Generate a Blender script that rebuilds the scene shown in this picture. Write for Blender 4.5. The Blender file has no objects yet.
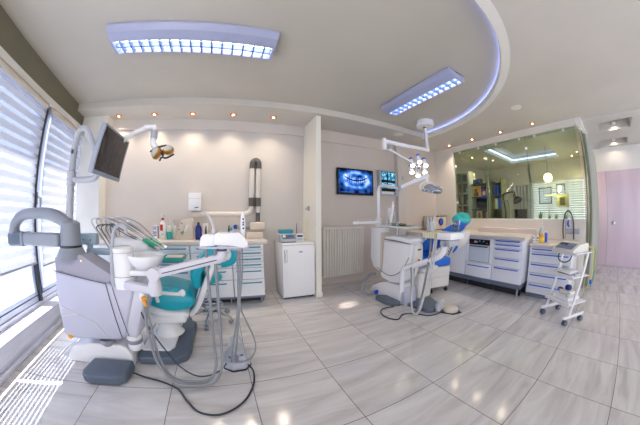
import bpy, bmesh, math, random
from mathutils import Vector, Matrix
random.seed(7)
SC = bpy.context.scene
COL = SC.collection
PI = math.pi
V = Vector

# ------------------------------------------------------------------ mesh kit
class G:
    """verts and faces in world coordinates, each face with a material slot"""
    def __init__(s): s.v, s.f, s.m = [], [], []
    def add(s, vs, fs, slot=0):
        b = len(s.v)
        s.v += [V(p) for p in vs]
        s.f += [tuple(i + b for i in f) for f in fs]
        s.m += [slot] * len(fs)
        return s
    def join(s, g, slot=None):
        b = len(s.v)
        s.v += g.v
        s.f += [tuple(i + b for i in f) for f in g.f]
        s.m += g.m if slot is None else [slot] * len(g.f)
        return s
    def move(s, M):
        s.v = [M @ p for p in s.v]
        return s

def frombm(bm, slot=0):
    g = G()
    bm.verts.index_update()
    g.add([v.co.copy() for v in bm.verts], [tuple(v.index for v in f.verts) for f in bm.faces], slot)
    bm.free()
    return g

def box(lo, hi, bev=0.0, seg=2, rz=0.0, R=None, slot=0):
    lo, hi = V(lo), V(hi)
    c, s = (lo + hi) / 2, hi - lo
    bm = bmesh.new()
    bmesh.ops.create_cube(bm, size=1.0)
    for v in bm.verts:
        v.co = V((v.co.x * s.x, v.co.y * s.y, v.co.z * s.z))
    if bev > 0:
        bmesh.ops.bevel(bm, geom=list(bm.edges), offset=min(bev, min(abs(s.x), abs(s.y), abs(s.z)) * .49), segments=seg, affect='EDGES', profile=.6)
    g = frombm(bm, slot)
    M = Matrix.Translation(c)
    if R is not None: M = M @ R.to_4x4()
    if rz: M = M @ Matrix.Rotation(rz, 4, 'Z')
    return g.move(M)

def cbox(c, s, bev=0.0, seg=2, rz=0.0, R=None, slot=0):
    c, s = V(c), V(s)
    return box(c - s / 2, c + s / 2, bev, seg, rz, R, slot)

def prism(poly, axis, a, b, bev=0.0, seg=2, slot=0):
    """polygon in the plane across an axis, extruded from a to b. x: (y,z)  y: (x,z)  z: (x,y)"""
    def P(p, t):
        return {'x': V((t, p[0], p[1])), 'y': V((p[0], t, p[1])), 'z': V((p[0], p[1], t))}[axis]
    bm = bmesh.new()
    A = [bm.verts.new(P(p, a)) for p in poly]
    B = [bm.verts.new(P(p, b)) for p in poly]
    n = len(poly)
    bm.faces.new(A); bm.faces.new(B)
    for i in range(n):
        bm.faces.new((A[i], A[(i + 1) % n], B[(i + 1) % n], B[i]))
    bmesh.ops.recalc_face_normals(bm, faces=list(bm.faces))
    if bev > 0:
        bmesh.ops.bevel(bm, geom=list(bm.edges), offset=bev, segments=seg, affect='EDGES', profile=.6)
    return frombm(bm, slot)

def spline(pts, k=6, closed=False):
    pts = [V(p) for p in pts]
    n = len(pts)
    if n < 3 or k <= 1: return pts
    out = []
    rng = range(n) if closed else range(n - 1)
    for i in rng:
        if closed: p0, p1, p2, p3 = pts[i - 1], pts[i], pts[(i + 1) % n], pts[(i + 2) % n]
        else: p0, p1, p2, p3 = pts[max(i - 1, 0)], pts[i], pts[i + 1], pts[min(i + 2, n - 1)]
        for j in range(k):
            t = j / k
            out.append(.5 * ((2 * p1) + (p2 - p0) * t + (2 * p0 - 5 * p1 + 4 * p2 - p3) * t * t + (3 * p1 - p0 - 3 * p2 + p3) * t ** 3))
    if not closed: out.append(pts[-1])
    return out

def frames(pts, closed=False):
    n = len(pts); T = []
    for i in range(n):
        if closed: d = pts[(i + 1) % n] - pts[i - 1]
        else: d = pts[min(i + 1, n - 1)] - pts[max(i - 1, 0)]
        T.append(d.normalized() if d.length > 1e-9 else V((0, 0, 1)))
    up = V((0, 0, 1)) if abs(T[0].z) < .9 else V((1, 0, 0))
    N = [(up - T[0] * up.dot(T[0])).normalized()]
    for i in range(1, n):
        q = N[-1] - T[i] * N[-1].dot(T[i])
        N.append(q.normalized() if q.length > 1e-6 else N[-1])
    return [(t, a, t.cross(a)) for t, a in zip(T, N)]

def tube(pts, r, n=10, k=6, closed=False, slot=0, flat=1.0):
    """round bar along a smoothed path; r a number or one radius per control point"""
    if not isinstance(r, (list, tuple)): r = [r] * len(pts)
    rr = [v.x for v in spline([V((q, 0, 0)) for q in r], k, closed)]
    P = spline(pts, k, closed)
    if len(rr) != len(P): rr = [r[0]] * len(P)
    F = frames(P, closed)
    vs, fs = [], []
    for p, q, (t, a, b) in zip(P, rr, F):
        for j in range(n):
            w = 2 * PI * j / n
            vs.append(p + a * math.cos(w) * q * flat + b * math.sin(w) * q)
    m = len(P)
    for i in range(m if closed else m - 1):
        for j in range(n):
            i2 = (i + 1) % m
            fs.append((i * n + j, i * n + (j + 1) % n, i2 * n + (j + 1) % n, i2 * n + j))
    if not closed:
        fs.append(tuple(range(n))[::-1]); fs.append(tuple((m - 1) * n + j for j in range(n)))
    return G().add(vs, fs, slot)

def bar(a, b, r, n=12, slot=0): return tube([a, b], r, n, 1, slot=slot)

def sqbar(a, b, w, h, bev=0.0, slot=0):
    """rectangular bar from a to b, w across, h up"""
    a, b = V(a), V(b); d = (b - a); L = d.length; x = d / L
    up = V((0, 0, 1)) if abs(x.z) < .98 else V((0, 1, 0))
    y = up.cross(x).normalized(); z = x.cross(y)
    R = Matrix((x, y, z)).transposed()
    return cbox((a + b) / 2, (L, w, h), bev, R=R, slot=slot)

def lathe(prof, o, n=24, R=None, slot=0):
    """profile of (radius, height) turned about z, set down at o"""
    vs, fs = [], []
    for r, z in prof:
        for j in range(n):
            w = 2 * PI * j / n
            vs.append(V((r * math.cos(w), r * math.sin(w), z)))
    m = len(prof)
    for i in range(m - 1):
        for j in range(n):
            fs.append((i * n + j, i * n + (j + 1) % n, (i + 1) * n + (j + 1) % n, (i + 1) * n + j))
    fs.append(tuple(range(n))[::-1]); fs.append(tuple((m - 1) * n + j for j in range(n)))
    M = Matrix.Translation(V(o))
    if R is not None: M = M @ R.to_4x4()
    return G().add(vs, fs, slot).move(M)

def ell(c, r, e=1.0, e2=1.0, nu=20, nv=12, R=None, slot=0):
    def sp(x, p): return math.copysign(abs(x) ** p, x)
    vs, fs = [], []
    for i in range(1, nv):
        a = -PI / 2 + PI * i / nv
        for j in range(nu):
            w = 2 * PI * j / nu
            vs.append(V((r[0] * sp(math.cos(a), e) * sp(math.cos(w), e2), r[1] * sp(math.cos(a), e) * sp(math.sin(w), e2), r[2] * sp(math.sin(a), e))))
    m = nv - 1
    for i in range(m - 1):
        for j in range(nu):
            fs.append((i * nu + j, i * nu + (j + 1) % nu, (i + 1) * nu + (j + 1) % nu, (i + 1) * nu + j))
    b = len(vs); vs += [V((0, 0, -r[2])), V((0, 0, r[2]))]
    for j in range(nu):
        fs.append((b, (j + 1) % nu, j)); fs.append((b + 1, (m - 1) * nu + j, (m - 1) * nu + (j + 1) % nu))
    M = Matrix.Translation(V(c))
    if R is not None: M = M @ R.to_4x4()
    return G().add(vs, fs, slot).move(M)

def pad(path, side, hw, ht, k=6, n=24, e=.45, slot=0):
    """upholstered slab: a rounded section swept along a path; side = direction across"""
    P = spline(path, k)
    side = V(side).normalized()
    if not isinstance(hw, (list, tuple)): hw = [hw] * len(path)
    if not isinstance(ht, (list, tuple)): ht = [ht] * len(path)
    HW = [q.x for q in spline([V((a, 0, 0)) for a in hw], k)]
    HT = [q.x for q in spline([V((a, 0, 0)) for a in ht], k)]
    if len(HW) != len(P): HW = [hw[0]] * len(P); HT = [ht[0]] * len(P)
    def sp(x, p): return math.copysign(abs(x) ** p, x)
    # rounded end rings
    L = []
    T0 = (P[1] - P[0]).normalized(); T1 = (P[-1] - P[-2]).normalized()
    for q in (1.0, .9, .6, .25):
        s = math.sqrt(max(0, 1 - q * q))
        L.append((P[0] - T0 * HT[0] * q, T0, HW[0] * (.86 + .14 * s) if q < 1 else HW[0] * .8, HT[0] * max(s, .05)))
    for i, p in enumerate(P):
        t = (P[min(i + 1, len(P) - 1)] - P[max(i - 1, 0)]).normalized()
        L.append((p, t, HW[i], HT[i]))
    for q in (.25, .6, .9, 1.0):
        s = math.sqrt(max(0, 1 - q * q))
        L.append((P[-1] + T1 * HT[-1] * q, T1, HW[-1] * (.86 + .14 * s) if q < 1 else HW[-1] * .8, HT[-1] * max(s, .05)))
    vs, fs = [], []
    for c, t, w, h in L:
        up = side.cross(t).normalized()
        for j in range(n):
            a = 2 * PI * j / n
            vs.append(c + side * w * sp(math.cos(a), e) + up * h * sp(math.sin(a), e))
    m = len(L)
    for i in range(m - 1):
        for j in range(n):
            fs.append((i * n + j, i * n + (j + 1) % n, (i + 1) * n + (j + 1) % n, (i + 1) * n + j))
    fs.append(tuple(range(n))[::-1]); fs.append(tuple((m - 1) * n + j for j in range(n)))
    return G().add(vs, fs, slot)

def J(*gs):
    g = G()
    for a in gs: g.join(a)
    return g

WORLD = {}
def wloc(o): return WORLD.get(o.name, V((0, 0, 0)))

def obj(name, g, m, parent=None, origin=None, smooth=35, kind=None, label=None):
    """one mesh object; geometry given in world coordinates"""
    ms = m if isinstance(m, (list, tuple)) else [m]
    if parent is not None:
        org = wloc(parent)
    elif origin is not None: org = V(origin)
    elif kind == 'structure': org = V((0, 0, 0))
    else:
        lo = V([min(p[i] for p in g.v) for i in range(3)]); hi = V([max(p[i] for p in g.v) for i in range(3)])
        org = V(((lo.x + hi.x) / 2, (lo.y + hi.y) / 2, lo.z))
    me = bpy.data.meshes.new(name)
    me.from_pydata([tuple(p - org) for p in g.v], [], g.f)
    for q in ms: me.materials.append(q)
    for p, s in zip(me.polygons, g.m): p.material_index = s
    bm = bmesh.new(); bm.from_mesh(me)
    bmesh.ops.recalc_face_normals(bm, faces=list(bm.faces))
    bm.to_mesh(me); bm.free()
    if smooth:
        for p in me.polygons: p.use_smooth = True
        me.set_sharp_from_angle(angle=math.radians(smooth))
    me.update()
    o = bpy.data.objects.new(name, me); COL.objects.link(o)
    if parent is not None:
        o.parent = parent
    else: o.location = org
    WORLD[o.name] = org
    if kind: o['kind'] = kind
    if label: o['label'] = label
    return o

def tag(o, label, cat, group=None, kind=None):
    o['label'] = label; o['category'] = cat
    if group: o['group'] = group
    if kind: o['kind'] = kind
    return o

def thing(name, label, cat, loc, group=None):
    o = bpy.data.objects.new(name, None); COL.objects.link(o)
    o.location = V(loc); o.empty_display_size = .1
    WORLD[o.name] = V(loc)
    return tag(o, label, cat, group)

def single(name, g, m, label, cat, group=None, smooth=35):
    return tag(obj(name, g, m, smooth=smooth), label, cat, group)

def dup(root, loc, label=None, rz=None):
    r = root.copy(); COL.objects.link(r); r.location = V(loc); WORLD[r.name] = V(loc)
    if rz is not None: r.rotation_euler = (0, 0, rz)
    if label: r['label'] = label
    for ch in list(root.children):
        c = ch.copy(); COL.objects.link(c); c.parent = r; WORLD[c.name] = V(loc)
        for s in list(ch.children):
            d = s.copy(); COL.objects.link(d); d.parent = c
    return r

def Rz(a): return Matrix.Rotation(a, 3, 'Z')
def toward(d):
    """rotation that sends +z to d"""
    return V(d).normalized().to_track_quat('Z', 'Y').to_matrix()

# ------------------------------------------------------------------ materials
def srgb(r, g, b):
    f = lambda c: ((c / 255 + .055) / 1.055) ** 2.4 if c > 10 else c / 255 / 12.92
    return (f(r), f(g), f(b), 1)

def mat(name, col, rough=.5, metal=0.0, var=0.0, vscale=3.0, bump=0.0, bscale=60.0, coat=0.0, spec=.5, trans=0.0, emit=None, estr=0.0, stretch=None, sheen=0.0):
    m = bpy.data.materials.new(name); m.use_nodes = True
    nt = m.node_tree; b = nt.nodes['Principled BSDF']
    c = srgb(*col)
    b.inputs['Base Color'].default_value = c
    b.inputs['Roughness'].default_value = rough
    b.inputs['Metallic'].default_value = metal
    b.inputs['Specular IOR Level'].default_value = spec
    if coat: b.inputs['Coat Weight'].default_value = coat; b.inputs['Coat Roughness'].default_value = .08
    if sheen: b.inputs['Sheen Weight'].default_value = sheen
    if trans: b.inputs['Transmission Weight'].default_value = trans
    if emit: b.inputs['Emission Color'].default_value = srgb(*emit); b.inputs['Emission Strength'].default_value = estr
    tc = nt.nodes.new('ShaderNodeNewGeometry')
    src = tc.outputs['Position']
    if stretch:
        mp = nt.nodes.new('ShaderNodeMapping'); mp.inputs['Scale'].default_value = stretch
        nt.links.new(src, mp.inputs['Vector']); src = mp.outputs['Vector']
    nz = nt.nodes.new('ShaderNodeTexNoise'); nz.inputs['Scale'].default_value = vscale; nz.inputs['Detail'].default_value = 5
    nt.links.new(src, nz.inputs['Vector'])
    v = var if var else .03
    mr = nt.nodes.new('ShaderNodeMapRange')
    mr.inputs['From Min'].default_value = .3; mr.inputs['From Max'].default_value = .7
    mr.inputs['To Min'].default_value = 1 - v; mr.inputs['To Max'].default_value = 1 + v
    nt.links.new(nz.outputs['Fac'], mr.inputs['Value'])
    mx = nt.nodes.new('ShaderNodeMix'); mx.data_type = 'RGBA'; mx.blend_type = 'MULTIPLY'; mx.inputs[0].default_value = 1
    mx.inputs[6].default_value = c
    nt.links.new(mr.outputs['Result'], mx.inputs[7])
    nt.links.new(mx.outputs[2], b.inputs['Base Color'])
    if bump:
        n2 = nt.nodes.new('ShaderNodeTexNoise'); n2.inputs['Scale'].default_value = bscale; n2.inputs['Detail'].default_value = 3
        nt.links.new(src, n2.inputs['Vector'])
        bp = nt.nodes.new('ShaderNodeBump'); bp.inputs['Strength'].default_value = bump; bp.inputs['Distance'].default_value = .01
        nt.links.new(n2.outputs['Fac'], bp.inputs['Height']); nt.links.new(bp.outputs['Normal'], b.inputs['Normal'])
    return m

def emis(name, col, s):
    m = bpy.data.materials.new(name); m.use_nodes = True
    nt = m.node_tree; nt.nodes.remove(nt.nodes['Principled BSDF'])
    e = nt.nodes.new('ShaderNodeEmission'); e.inputs['Color'].default_value = srgb(*col); e.inputs['Strength'].default_value = s
    nt.links.new(e.outputs[0], nt.nodes['Material Output'].inputs['Surface'])
    return m

def glass(name, col=(235, 245, 240), refl=.12):
    m = bpy.data.materials.new(name); m.use_nodes = True
    nt = m.node_tree; nt.nodes.remove(nt.nodes['Principled BSDF'])
    t = nt.nodes.new('ShaderNodeBsdfTransparent'); t.inputs['Color'].default_value = srgb(*col)
    g = nt.nodes.new('ShaderNodeBsdfGlossy'); g.inputs['Roughness'].default_value = .01
    lw = nt.nodes.new('ShaderNodeLayerWeight'); lw.inputs['Blend'].default_value = .5
    pw = nt.nodes.new('ShaderNodeMath'); pw.operation = 'POWER'; pw.inputs[1].default_value = 4
    nt.links.new(lw.outputs['Facing'], pw.inputs[0])
    ma = nt.nodes.new('ShaderNodeMath'); ma.operation = 'MULTIPLY_ADD'; ma.inputs[1].default_value = .6; ma.inputs[2].default_value = refl
    nt.links.new(pw.outputs[0], ma.inputs[0])
    mx = nt.nodes.new('ShaderNodeMixShader')
    nt.links.new(ma.outputs[0], mx.inputs[0])
    nt.links.new(t.outputs[0], mx.inputs[1]); nt.links.new(g.outputs[0], mx.inputs[2])
    nt.links.new(mx.outputs[0], nt.nodes['Material Output'].inputs['Surface'])
    return m

M = {}
M['wall'] = mat('painted wall', (208, 202, 197), .6, var=.035, vscale=1.6, bump=.05, bscale=90)
M['wall2'] = mat('painted alcove wall', (212, 201, 193), .6, var=.04, vscale=1.3, bump=.05, bscale=90)
M['ceiling'] = mat('ceiling plaster', (203, 199, 192), .65, var=.05, vscale=.9, bump=.04, bscale=40)
M['raised'] = mat('raised ceiling plaster', (192, 188, 178), .6, var=.06, vscale=.8, bump=.04, bscale=40)
M['wallr'] = mat('cream partition wall', (228, 222, 212), .55, var=.03, vscale=1.6)
M['ovenglass'] = mat('pale oven door', (208, 218, 228), .22, coat=.4)
M['trim'] = mat('white trim', (232, 230, 224), .45)
M['fin'] = mat('bright painted pier', (236, 233, 222), .5, var=.02)
M['olive'] = mat('window wall with backlit shade', (124, 119, 102), .7, var=.08, vscale=2.0)  # backlit shade of the window wall is put into this colour
M['ledge'] = mat('ledge paint', (208, 210, 222), .4, var=.06, vscale=4, stretch=(1, 1, 6))
M['frame'] = mat('window frame', (196, 202, 218), .35)
M['framedark'] = mat('dark frame gasket', (52, 56, 66), .5)
M['sash'] = mat('white window sash', (205, 216, 240), .3)
M['wwhite'] = mat('white enamel', (240, 240, 243), .22, coat=.4, var=.02)
M['lilac'] = mat('pale lilac grey enamel', (192, 193, 212), .28, coat=.3, var=.03)
M['sidelilac'] = mat('light lilac panel', (208, 208, 222), .25, coat=.3, var=.03)
M['shoulder'] = mat('mid lilac grey enamel', (168, 166, 182), .25, coat=.3, var=.04)
M['cab'] = mat('cabinet front', (240, 242, 248), .25, coat=.3, var=.02)
M['plast'] = mat('warm white plastic', (230, 227, 221), .35, var=.03)
M['beige'] = mat('beige plastic', (214, 203, 188), .4, var=.03)
M['worktop'] = mat('worktop laminate', (226, 214, 206), .3, coat=.2, var=.03)
M['edge'] = mat('worktop edge', (196, 194, 192), .35)
M['grey'] = mat('mid grey plastic', (140, 146, 158), .4, var=.05)
M['lgrey'] = mat('light grey plastic', (176, 180, 190), .35, var=.04)
M['slate'] = mat('slate grey rubber', (92, 104, 120), .45, var=.06)
M['armgrey'] = mat('pale arm enamel', (214, 212, 222), .28, coat=.3)
M['bluegrey'] = mat('light blue grey plastic', (160, 184, 200), .35)
M['dark'] = mat('dark plastic', (38, 40, 46), .35)
M['black'] = mat('black gloss', (10, 10, 13), .3, spec=.25)
M['seam'] = mat('panel gap', (70, 70, 80), .6)
M['plinth'] = mat('grey plinth metal', (120, 130, 152), .3, metal=.5)
M['chrome'] = mat('chrome', (205, 208, 214), .12, metal=1.0)
M['steel'] = mat('brushed steel', (170, 174, 182), .3, metal=.9)
M['hose'] = mat('grey hose', (138, 140, 146), .4, bump=.3, bscale=150)
M['whose'] = mat('white hose', (206, 206, 208), .4)
M['cable'] = mat('black cable', (48, 54, 64), .45)
M['teal'] = mat('teal upholstery', (8, 168, 188), .35, coat=.15, var=.05, vscale=6)
M['tealh'] = mat('teal handle', (8, 140, 165), .3)
M['blue'] = mat('blue upholstery', (20, 112, 220), .4, coat=.1, var=.06, vscale=6)
M['blueh'] = mat('blue handle', (44, 92, 206), .3)
M['deep'] = mat('deep blue plastic', (20, 40, 120), .25)
M['bcap'] = mat('blue cap', (20, 90, 220), .25)
M['green'] = mat('green sleeve', (20, 160, 120), .4)
M['orange'] = mat('orange plastic', (238, 160, 30), .35)
M['red'] = mat('red plastic', (196, 30, 40), .35)
M['wrap'] = mat('teal film wrap', (40, 186, 180), .25, var=.18, vscale=14, coat=.3)
M['pipe'] = mat('white duct pipe', (218, 212, 206), .4)
M['coup'] = mat('dark grey coupling', (92, 88, 84), .5)
M['radback'] = mat('shaded radiator enamel', (190, 184, 176), .5)  # darker copy of the radiator enamel, groove shade put into the colour
M['radiator'] = mat('radiator enamel', (226, 220, 212), .4)
M['pink'] = mat('pink lacquered door', (222, 200, 212), .16, coat=.6, var=.07, vscale=1.4, stretch=(1, 2.5, .35))
M['curtain'] = mat('grey green curtain', (176, 178, 168), .8, var=.10, vscale=9, stretch=(1, 1, .08))
M['greenedge'] = mat('green glass edge', (120, 142, 126), .15, var=.2, vscale=6)
M['wood'] = mat('warm wood', (186, 146, 96), .5, var=.12, vscale=5, stretch=(1, 1, 5))
M['oldwood'] = mat('olive wood', (128, 124, 92), .5, var=.12, vscale=5)
M['shelf'] = mat('pale shelf', (206, 204, 186), .5)
M['niche'] = mat('dark shelf back', (66, 64, 58), .6)
M['paper'] = mat('white paper', (236, 236, 232), .6)
M['gold'] = mat('gold picture ground', (222, 164, 60), .4, var=.1, vscale=30)
M['skin'] = mat('painted brown', (120, 74, 52), .6)
M['officegrey'] = mat('grey panel', (156, 158, 172), .4, var=.05)
M['leaf'] = mat('olive leaves', (150, 160, 110), .5, var=.15, vscale=40)
M['sign'] = mat('cream board', (216, 208, 160), .5)
M['yellow'] = mat('amber liquid', (238, 206, 80), .2)
M['clear'] = mat('frosted bottle', (226, 232, 226), .2, trans=.3)
M['aqua'] = mat('aqua liquid', (40, 170, 165), .2)
M['amber'] = mat('amber reflector', (222, 160, 90), .12, metal=.7, var=.25, vscale=40)
M['tray'] = mat('steel tray', (160, 168, 178), .25, metal=.8)
M['glass'] = glass('clear window glass', (244, 247, 252), .03)
M['lglass'] = glass('folding leaf glass', (250, 253, 250), .05)
M['oglass'] = glass('partition glass', (238, 246, 236), .06)
M['pot'] = mat('clay pot', (190, 110, 60), .6)
M['screenbody'] = mat('silver monitor shell', (150, 158, 176), .35)
# ------------------------------------------------------------------ special materials
def nodes(name):
    m = bpy.data.materials.new(name); m.use_nodes = True
    return m, m.node_tree, m.node_tree.nodes['Principled BSDF']

class NT:
    def __init__(s, nt): s.nt = nt
    def n(s, t, **kw):
        x = s.nt.nodes.new(t)
        for k, v in kw.items(): setattr(x, k, v)
        return x
    def link(s, a, b): s.nt.links.new(a, b)
    def math(s, op, a, b=None, c=None):
        x = s.n('ShaderNodeMath', operation=op)
        for i, q in enumerate((a, b, c)):
            if q is None: continue
            if isinstance(q, (int, float)): x.inputs[i].default_value = q
            else: s.link(q, x.inputs[i])
        return x.outputs[0]
    def mix(s, f, a, b, mode='MIX'):
        x = s.n('ShaderNodeMix', data_type='RGBA', blend_type=mode)
        for i, q in ((0, f), (6, a), (7, b)):
            if isinstance(q, (int, float)): x.inputs[i].default_value = q
            elif isinstance(q, tuple): x.inputs[i].default_value = q
            else: s.link(q, x.inputs[i])
        return x.outputs[2]

def floor_material():
    m, nt, b = nodes('glossy marble tile'); k = NT(nt)
    geo = k.n('ShaderNodeNewGeometry'); sep = k.n('ShaderNodeSeparateXYZ'); k.link(geo.outputs['Position'], sep.inputs[0])
    tx = k.math('DIVIDE', k.math('ADD', sep.outputs[0], 1.88851 * .6), .6)
    ty = k.math('DIVIDE', k.math('ADD', sep.outputs[1], -2.47663 * .6), .6)
    def gap(t):
        f = k.math('FRACT', t)
        d = k.math('MINIMUM', f, k.math('SUBTRACT', 1.0, f))
        return k.math('LESS_THAN', d, .0042)
    g = k.math('MAXIMUM', gap(tx), gap(ty))
    cell = k.n('ShaderNodeCombineXYZ'); k.link(k.math('FLOOR', tx), cell.inputs[0]); k.link(k.math('FLOOR', ty), cell.inputs[1])
    wn = k.n('ShaderNodeTexWhiteNoise', noise_dimensions='3D'); k.link(cell.outputs[0], wn.inputs['Vector'])
    off = k.n('ShaderNodeVectorMath', operation='SCALE'); k.link(wn.outputs['Color'], off.inputs[0]); off.inputs['Scale'].default_value = 37
    mp = k.n('ShaderNodeMapping'); mp.inputs['Rotation'].default_value = (0, 0, .22); mp.inputs['Scale'].default_value = (1.1, 7.5, 1)
    k.link(geo.outputs['Position'], mp.inputs['Vector'])
    ad = k.n('ShaderNodeVectorMath', operation='ADD'); k.link(mp.outputs[0], ad.inputs[0]); k.link(off.outputs[0], ad.inputs[1])
    nz = k.n('ShaderNodeTexNoise'); nz.inputs['Scale'].default_value = 1.15; nz.inputs['Detail'].default_value = 7; nz.inputs['Roughness'].default_value = .55; nz.inputs['Distortion'].default_value = .9
    k.link(ad.outputs[0], nz.inputs['Vector'])
    cr = k.n('ShaderNodeValToRGB'); k.link(nz.outputs['Fac'], cr.inputs[0])
    e = cr.color_ramp.elements
    e[0].position = .28; e[0].color = srgb(186, 181, 179)
    e[1].position = .70; e[1].color = srgb(220, 217, 216)
    x = cr.color_ramp.elements.new(.48); x.color = srgb(206, 202, 201)
    col = k.mix(g, cr.outputs[0], srgb(88, 82, 80))
    k.link(col, b.inputs['Base Color'])
    k.link(k.math('ADD', .13, k.math('MULTIPLY', g, .5)), b.inputs['Roughness'])
    b.inputs['Specular IOR Level'].default_value = .6
    n2 = k.n('ShaderNodeTexNoise'); n2.inputs['Scale'].default_value = 6; k.link(geo.outputs['Position'], n2.inputs['Vector'])
    bp = k.n('ShaderNodeBump'); bp.inputs['Strength'].default_value = .06; bp.inputs['Distance'].default_value = .02
    k.link(n2.outputs['Fac'], bp.inputs['Height']); k.link(bp.outputs[0], b.inputs['Normal'])
    return m
M['floor'] = floor_material()

def blind_material(name, pitch=.105, duty=.62, col=(234, 236, 242)):
    """day and night roller fabric: bands of dense weave between bands of sheer gauze"""
    m, nt, b = nodes(name); k = NT(nt)
    nt.nodes.remove(b)
    geo = k.n('ShaderNodeNewGeometry'); sep = k.n('ShaderNodeSeparateXYZ'); k.link(geo.outputs['Position'], sep.inputs[0])
    f = k.math('FRACT', k.math('DIVIDE', sep.outputs[2], pitch))
    dense = k.math('LESS_THAN', f, duty)
    d = k.n('ShaderNodeBsdfDiffuse'); d.inputs['Color'].default_value = srgb(*col)
    t = k.n('ShaderNodeBsdfTranslucent'); t.inputs['Color'].default_value = srgb(*col)
    tr = k.n('ShaderNodeBsdfTransparent'); tr.inputs['Color'].default_value = srgb(236, 240, 248)
    a = k.n('ShaderNodeMixShader'); a.inputs[0].default_value = .42; k.link(d.outputs[0], a.inputs[1]); k.link(t.outputs[0], a.inputs[2])
    s = k.n('ShaderNodeMixShader'); s.inputs[0].default_value = .62; k.link(a.outputs[0], s.inputs[1]); k.link(tr.outputs[0], s.inputs[2])
    mx = k.n('ShaderNodeMixShader'); k.link(dense, mx.inputs[0]); k.link(s.outputs[0], mx.inputs[1]); k.link(a.outputs[0], mx.inputs[2])
    k.link(mx.outputs[0], nt.nodes['Material Output'].inputs['Surface'])
    return m
M['blind'] = blind_material('zebra blind fabric')

def xray_material(x0, x1, z0, z1):
    """a panoramic jaw radiograph lit on a screen in the plane across y"""
    m, nt, b = nodes('radiograph on screen'); k = NT(nt); nt.nodes.remove(b)
    geo = k.n('ShaderNodeNewGeometry'); sep = k.n('ShaderNodeSeparateXYZ'); k.link(geo.outputs['Position'], sep.inputs[0])
    u = k.math('MULTIPLY_ADD', sep.outputs[0], 2 / (x1 - x0), -(x1 + x0) / (x1 - x0))
    v = k.math('MULTIPLY_ADD', sep.outputs[2], 2 / (z1 - z0), -(z1 + z0) / (z1 - z0))
    v = k.math('ADD', v, -.12)
    uu = k.math('MULTIPLY', u, u)
    bend = k.math('SUBTRACT', v, k.math('MULTIPLY', uu, .75))          # smile curve
    bend = k.math('ADD', bend, .05)
    ab = k.math('ABSOLUTE', bend)
    band = k.math('SUBTRACT', 1.0, k.math('SMOOTH_MIN', k.math('MULTIPLY', ab, 2.6), 1.0, .2))
    inside = k.math('LESS_THAN', k.math('ABSOLUTE', u), .66)
    tooth = k.math('ABSOLUTE', k.math('SINE', k.math('MULTIPLY', u, 24.0)))
    slit = k.math('GREATER_THAN', ab, .06)
    teeth = k.math('MULTIPLY', k.math('MULTIPLY', k.math('MULTIPLY', band, inside), tooth), slit)
    rr = k.math('SQRT', k.math('ADD', k.math('MULTIPLY', uu, 1.25), k.math('MULTIPLY', k.math('MULTIPLY', v, v), 1.6)))
    jaw = k.math('SUBTRACT', 1.0, k.math('MINIMUM', k.math('MULTIPLY', k.math('ABSOLUTE', k.math('SUBTRACT', rr, .82)), 3.6), 1.0))
    nz = k.n('ShaderNodeTexNoise'); nz.inputs['Scale'].default_value = 9; nz.inputs['Detail'].default_value = 6; k.link(geo.outputs['Position'], nz.inputs['Vector'])
    fall = k.math('SUBTRACT', 1.15, k.math('MULTIPLY', rr, .45))
    val = k.math('ADD', k.math('MULTIPLY', fall, k.math('MULTIPLY_ADD', nz.outputs['Fac'], 1.9, -.55)), k.math('ADD', k.math('MULTIPLY', k.math('SUBTRACT', teeth, k.math('MULTIPLY', k.math('MULTIPLY', inside, k.math('SUBTRACT', 1.0, slit)), .8)), .6), k.math('MULTIPLY', jaw, .5)))
    cr = k.n('ShaderNodeValToRGB'); k.link(k.math('MULTIPLY', val, .72), cr.inputs[0])
    e = cr.color_ramp.elements
    e[0].position = .08; e[0].color = srgb(8, 14, 40); e[1].position = .95; e[1].color = srgb(215, 235, 255)
    q = e.new(.42); q.color = srgb(48, 108, 200)
    em = k.n('ShaderNodeEmission'); em.inputs['Strength'].default_value = 1.0
    k.link(cr.outputs[0], em.inputs['Color']); k.link(em.outputs[0], nt.nodes['Material Output'].inputs['Surface'])
    return m

def film_material():
    m, nt, b = nodes('radiographs on light box'); k = NT(nt); nt.nodes.remove(b)
    geo = k.n('ShaderNodeNewGeometry')
    nz = k.n('ShaderNodeTexNoise'); nz.inputs['Scale'].default_value = 22; nz.inputs['Detail'].default_value = 4; nz.inputs['Distortion'].default_value = 1.2
    k.link(geo.outputs['Position'], nz.inputs['Vector'])
    cr = k.n('ShaderNodeValToRGB'); k.link(nz.outputs['Fac'], cr.inputs[0])
    e = cr.color_ramp.elements
    e[0].position = .40; e[0].color = srgb(20, 60, 84); e[1].position = .66; e[1].color = srgb(190, 236, 250)
    q = e.new(.52); q.color = srgb(66, 160, 200)
    em = k.n('ShaderNodeEmission'); em.inputs['Strength'].default_value = .9
    k.link(cr.outputs[0], em.inputs['Color']); k.link(em.outputs[0], nt.nodes['Material Output'].inputs['Surface'])
    return m

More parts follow.
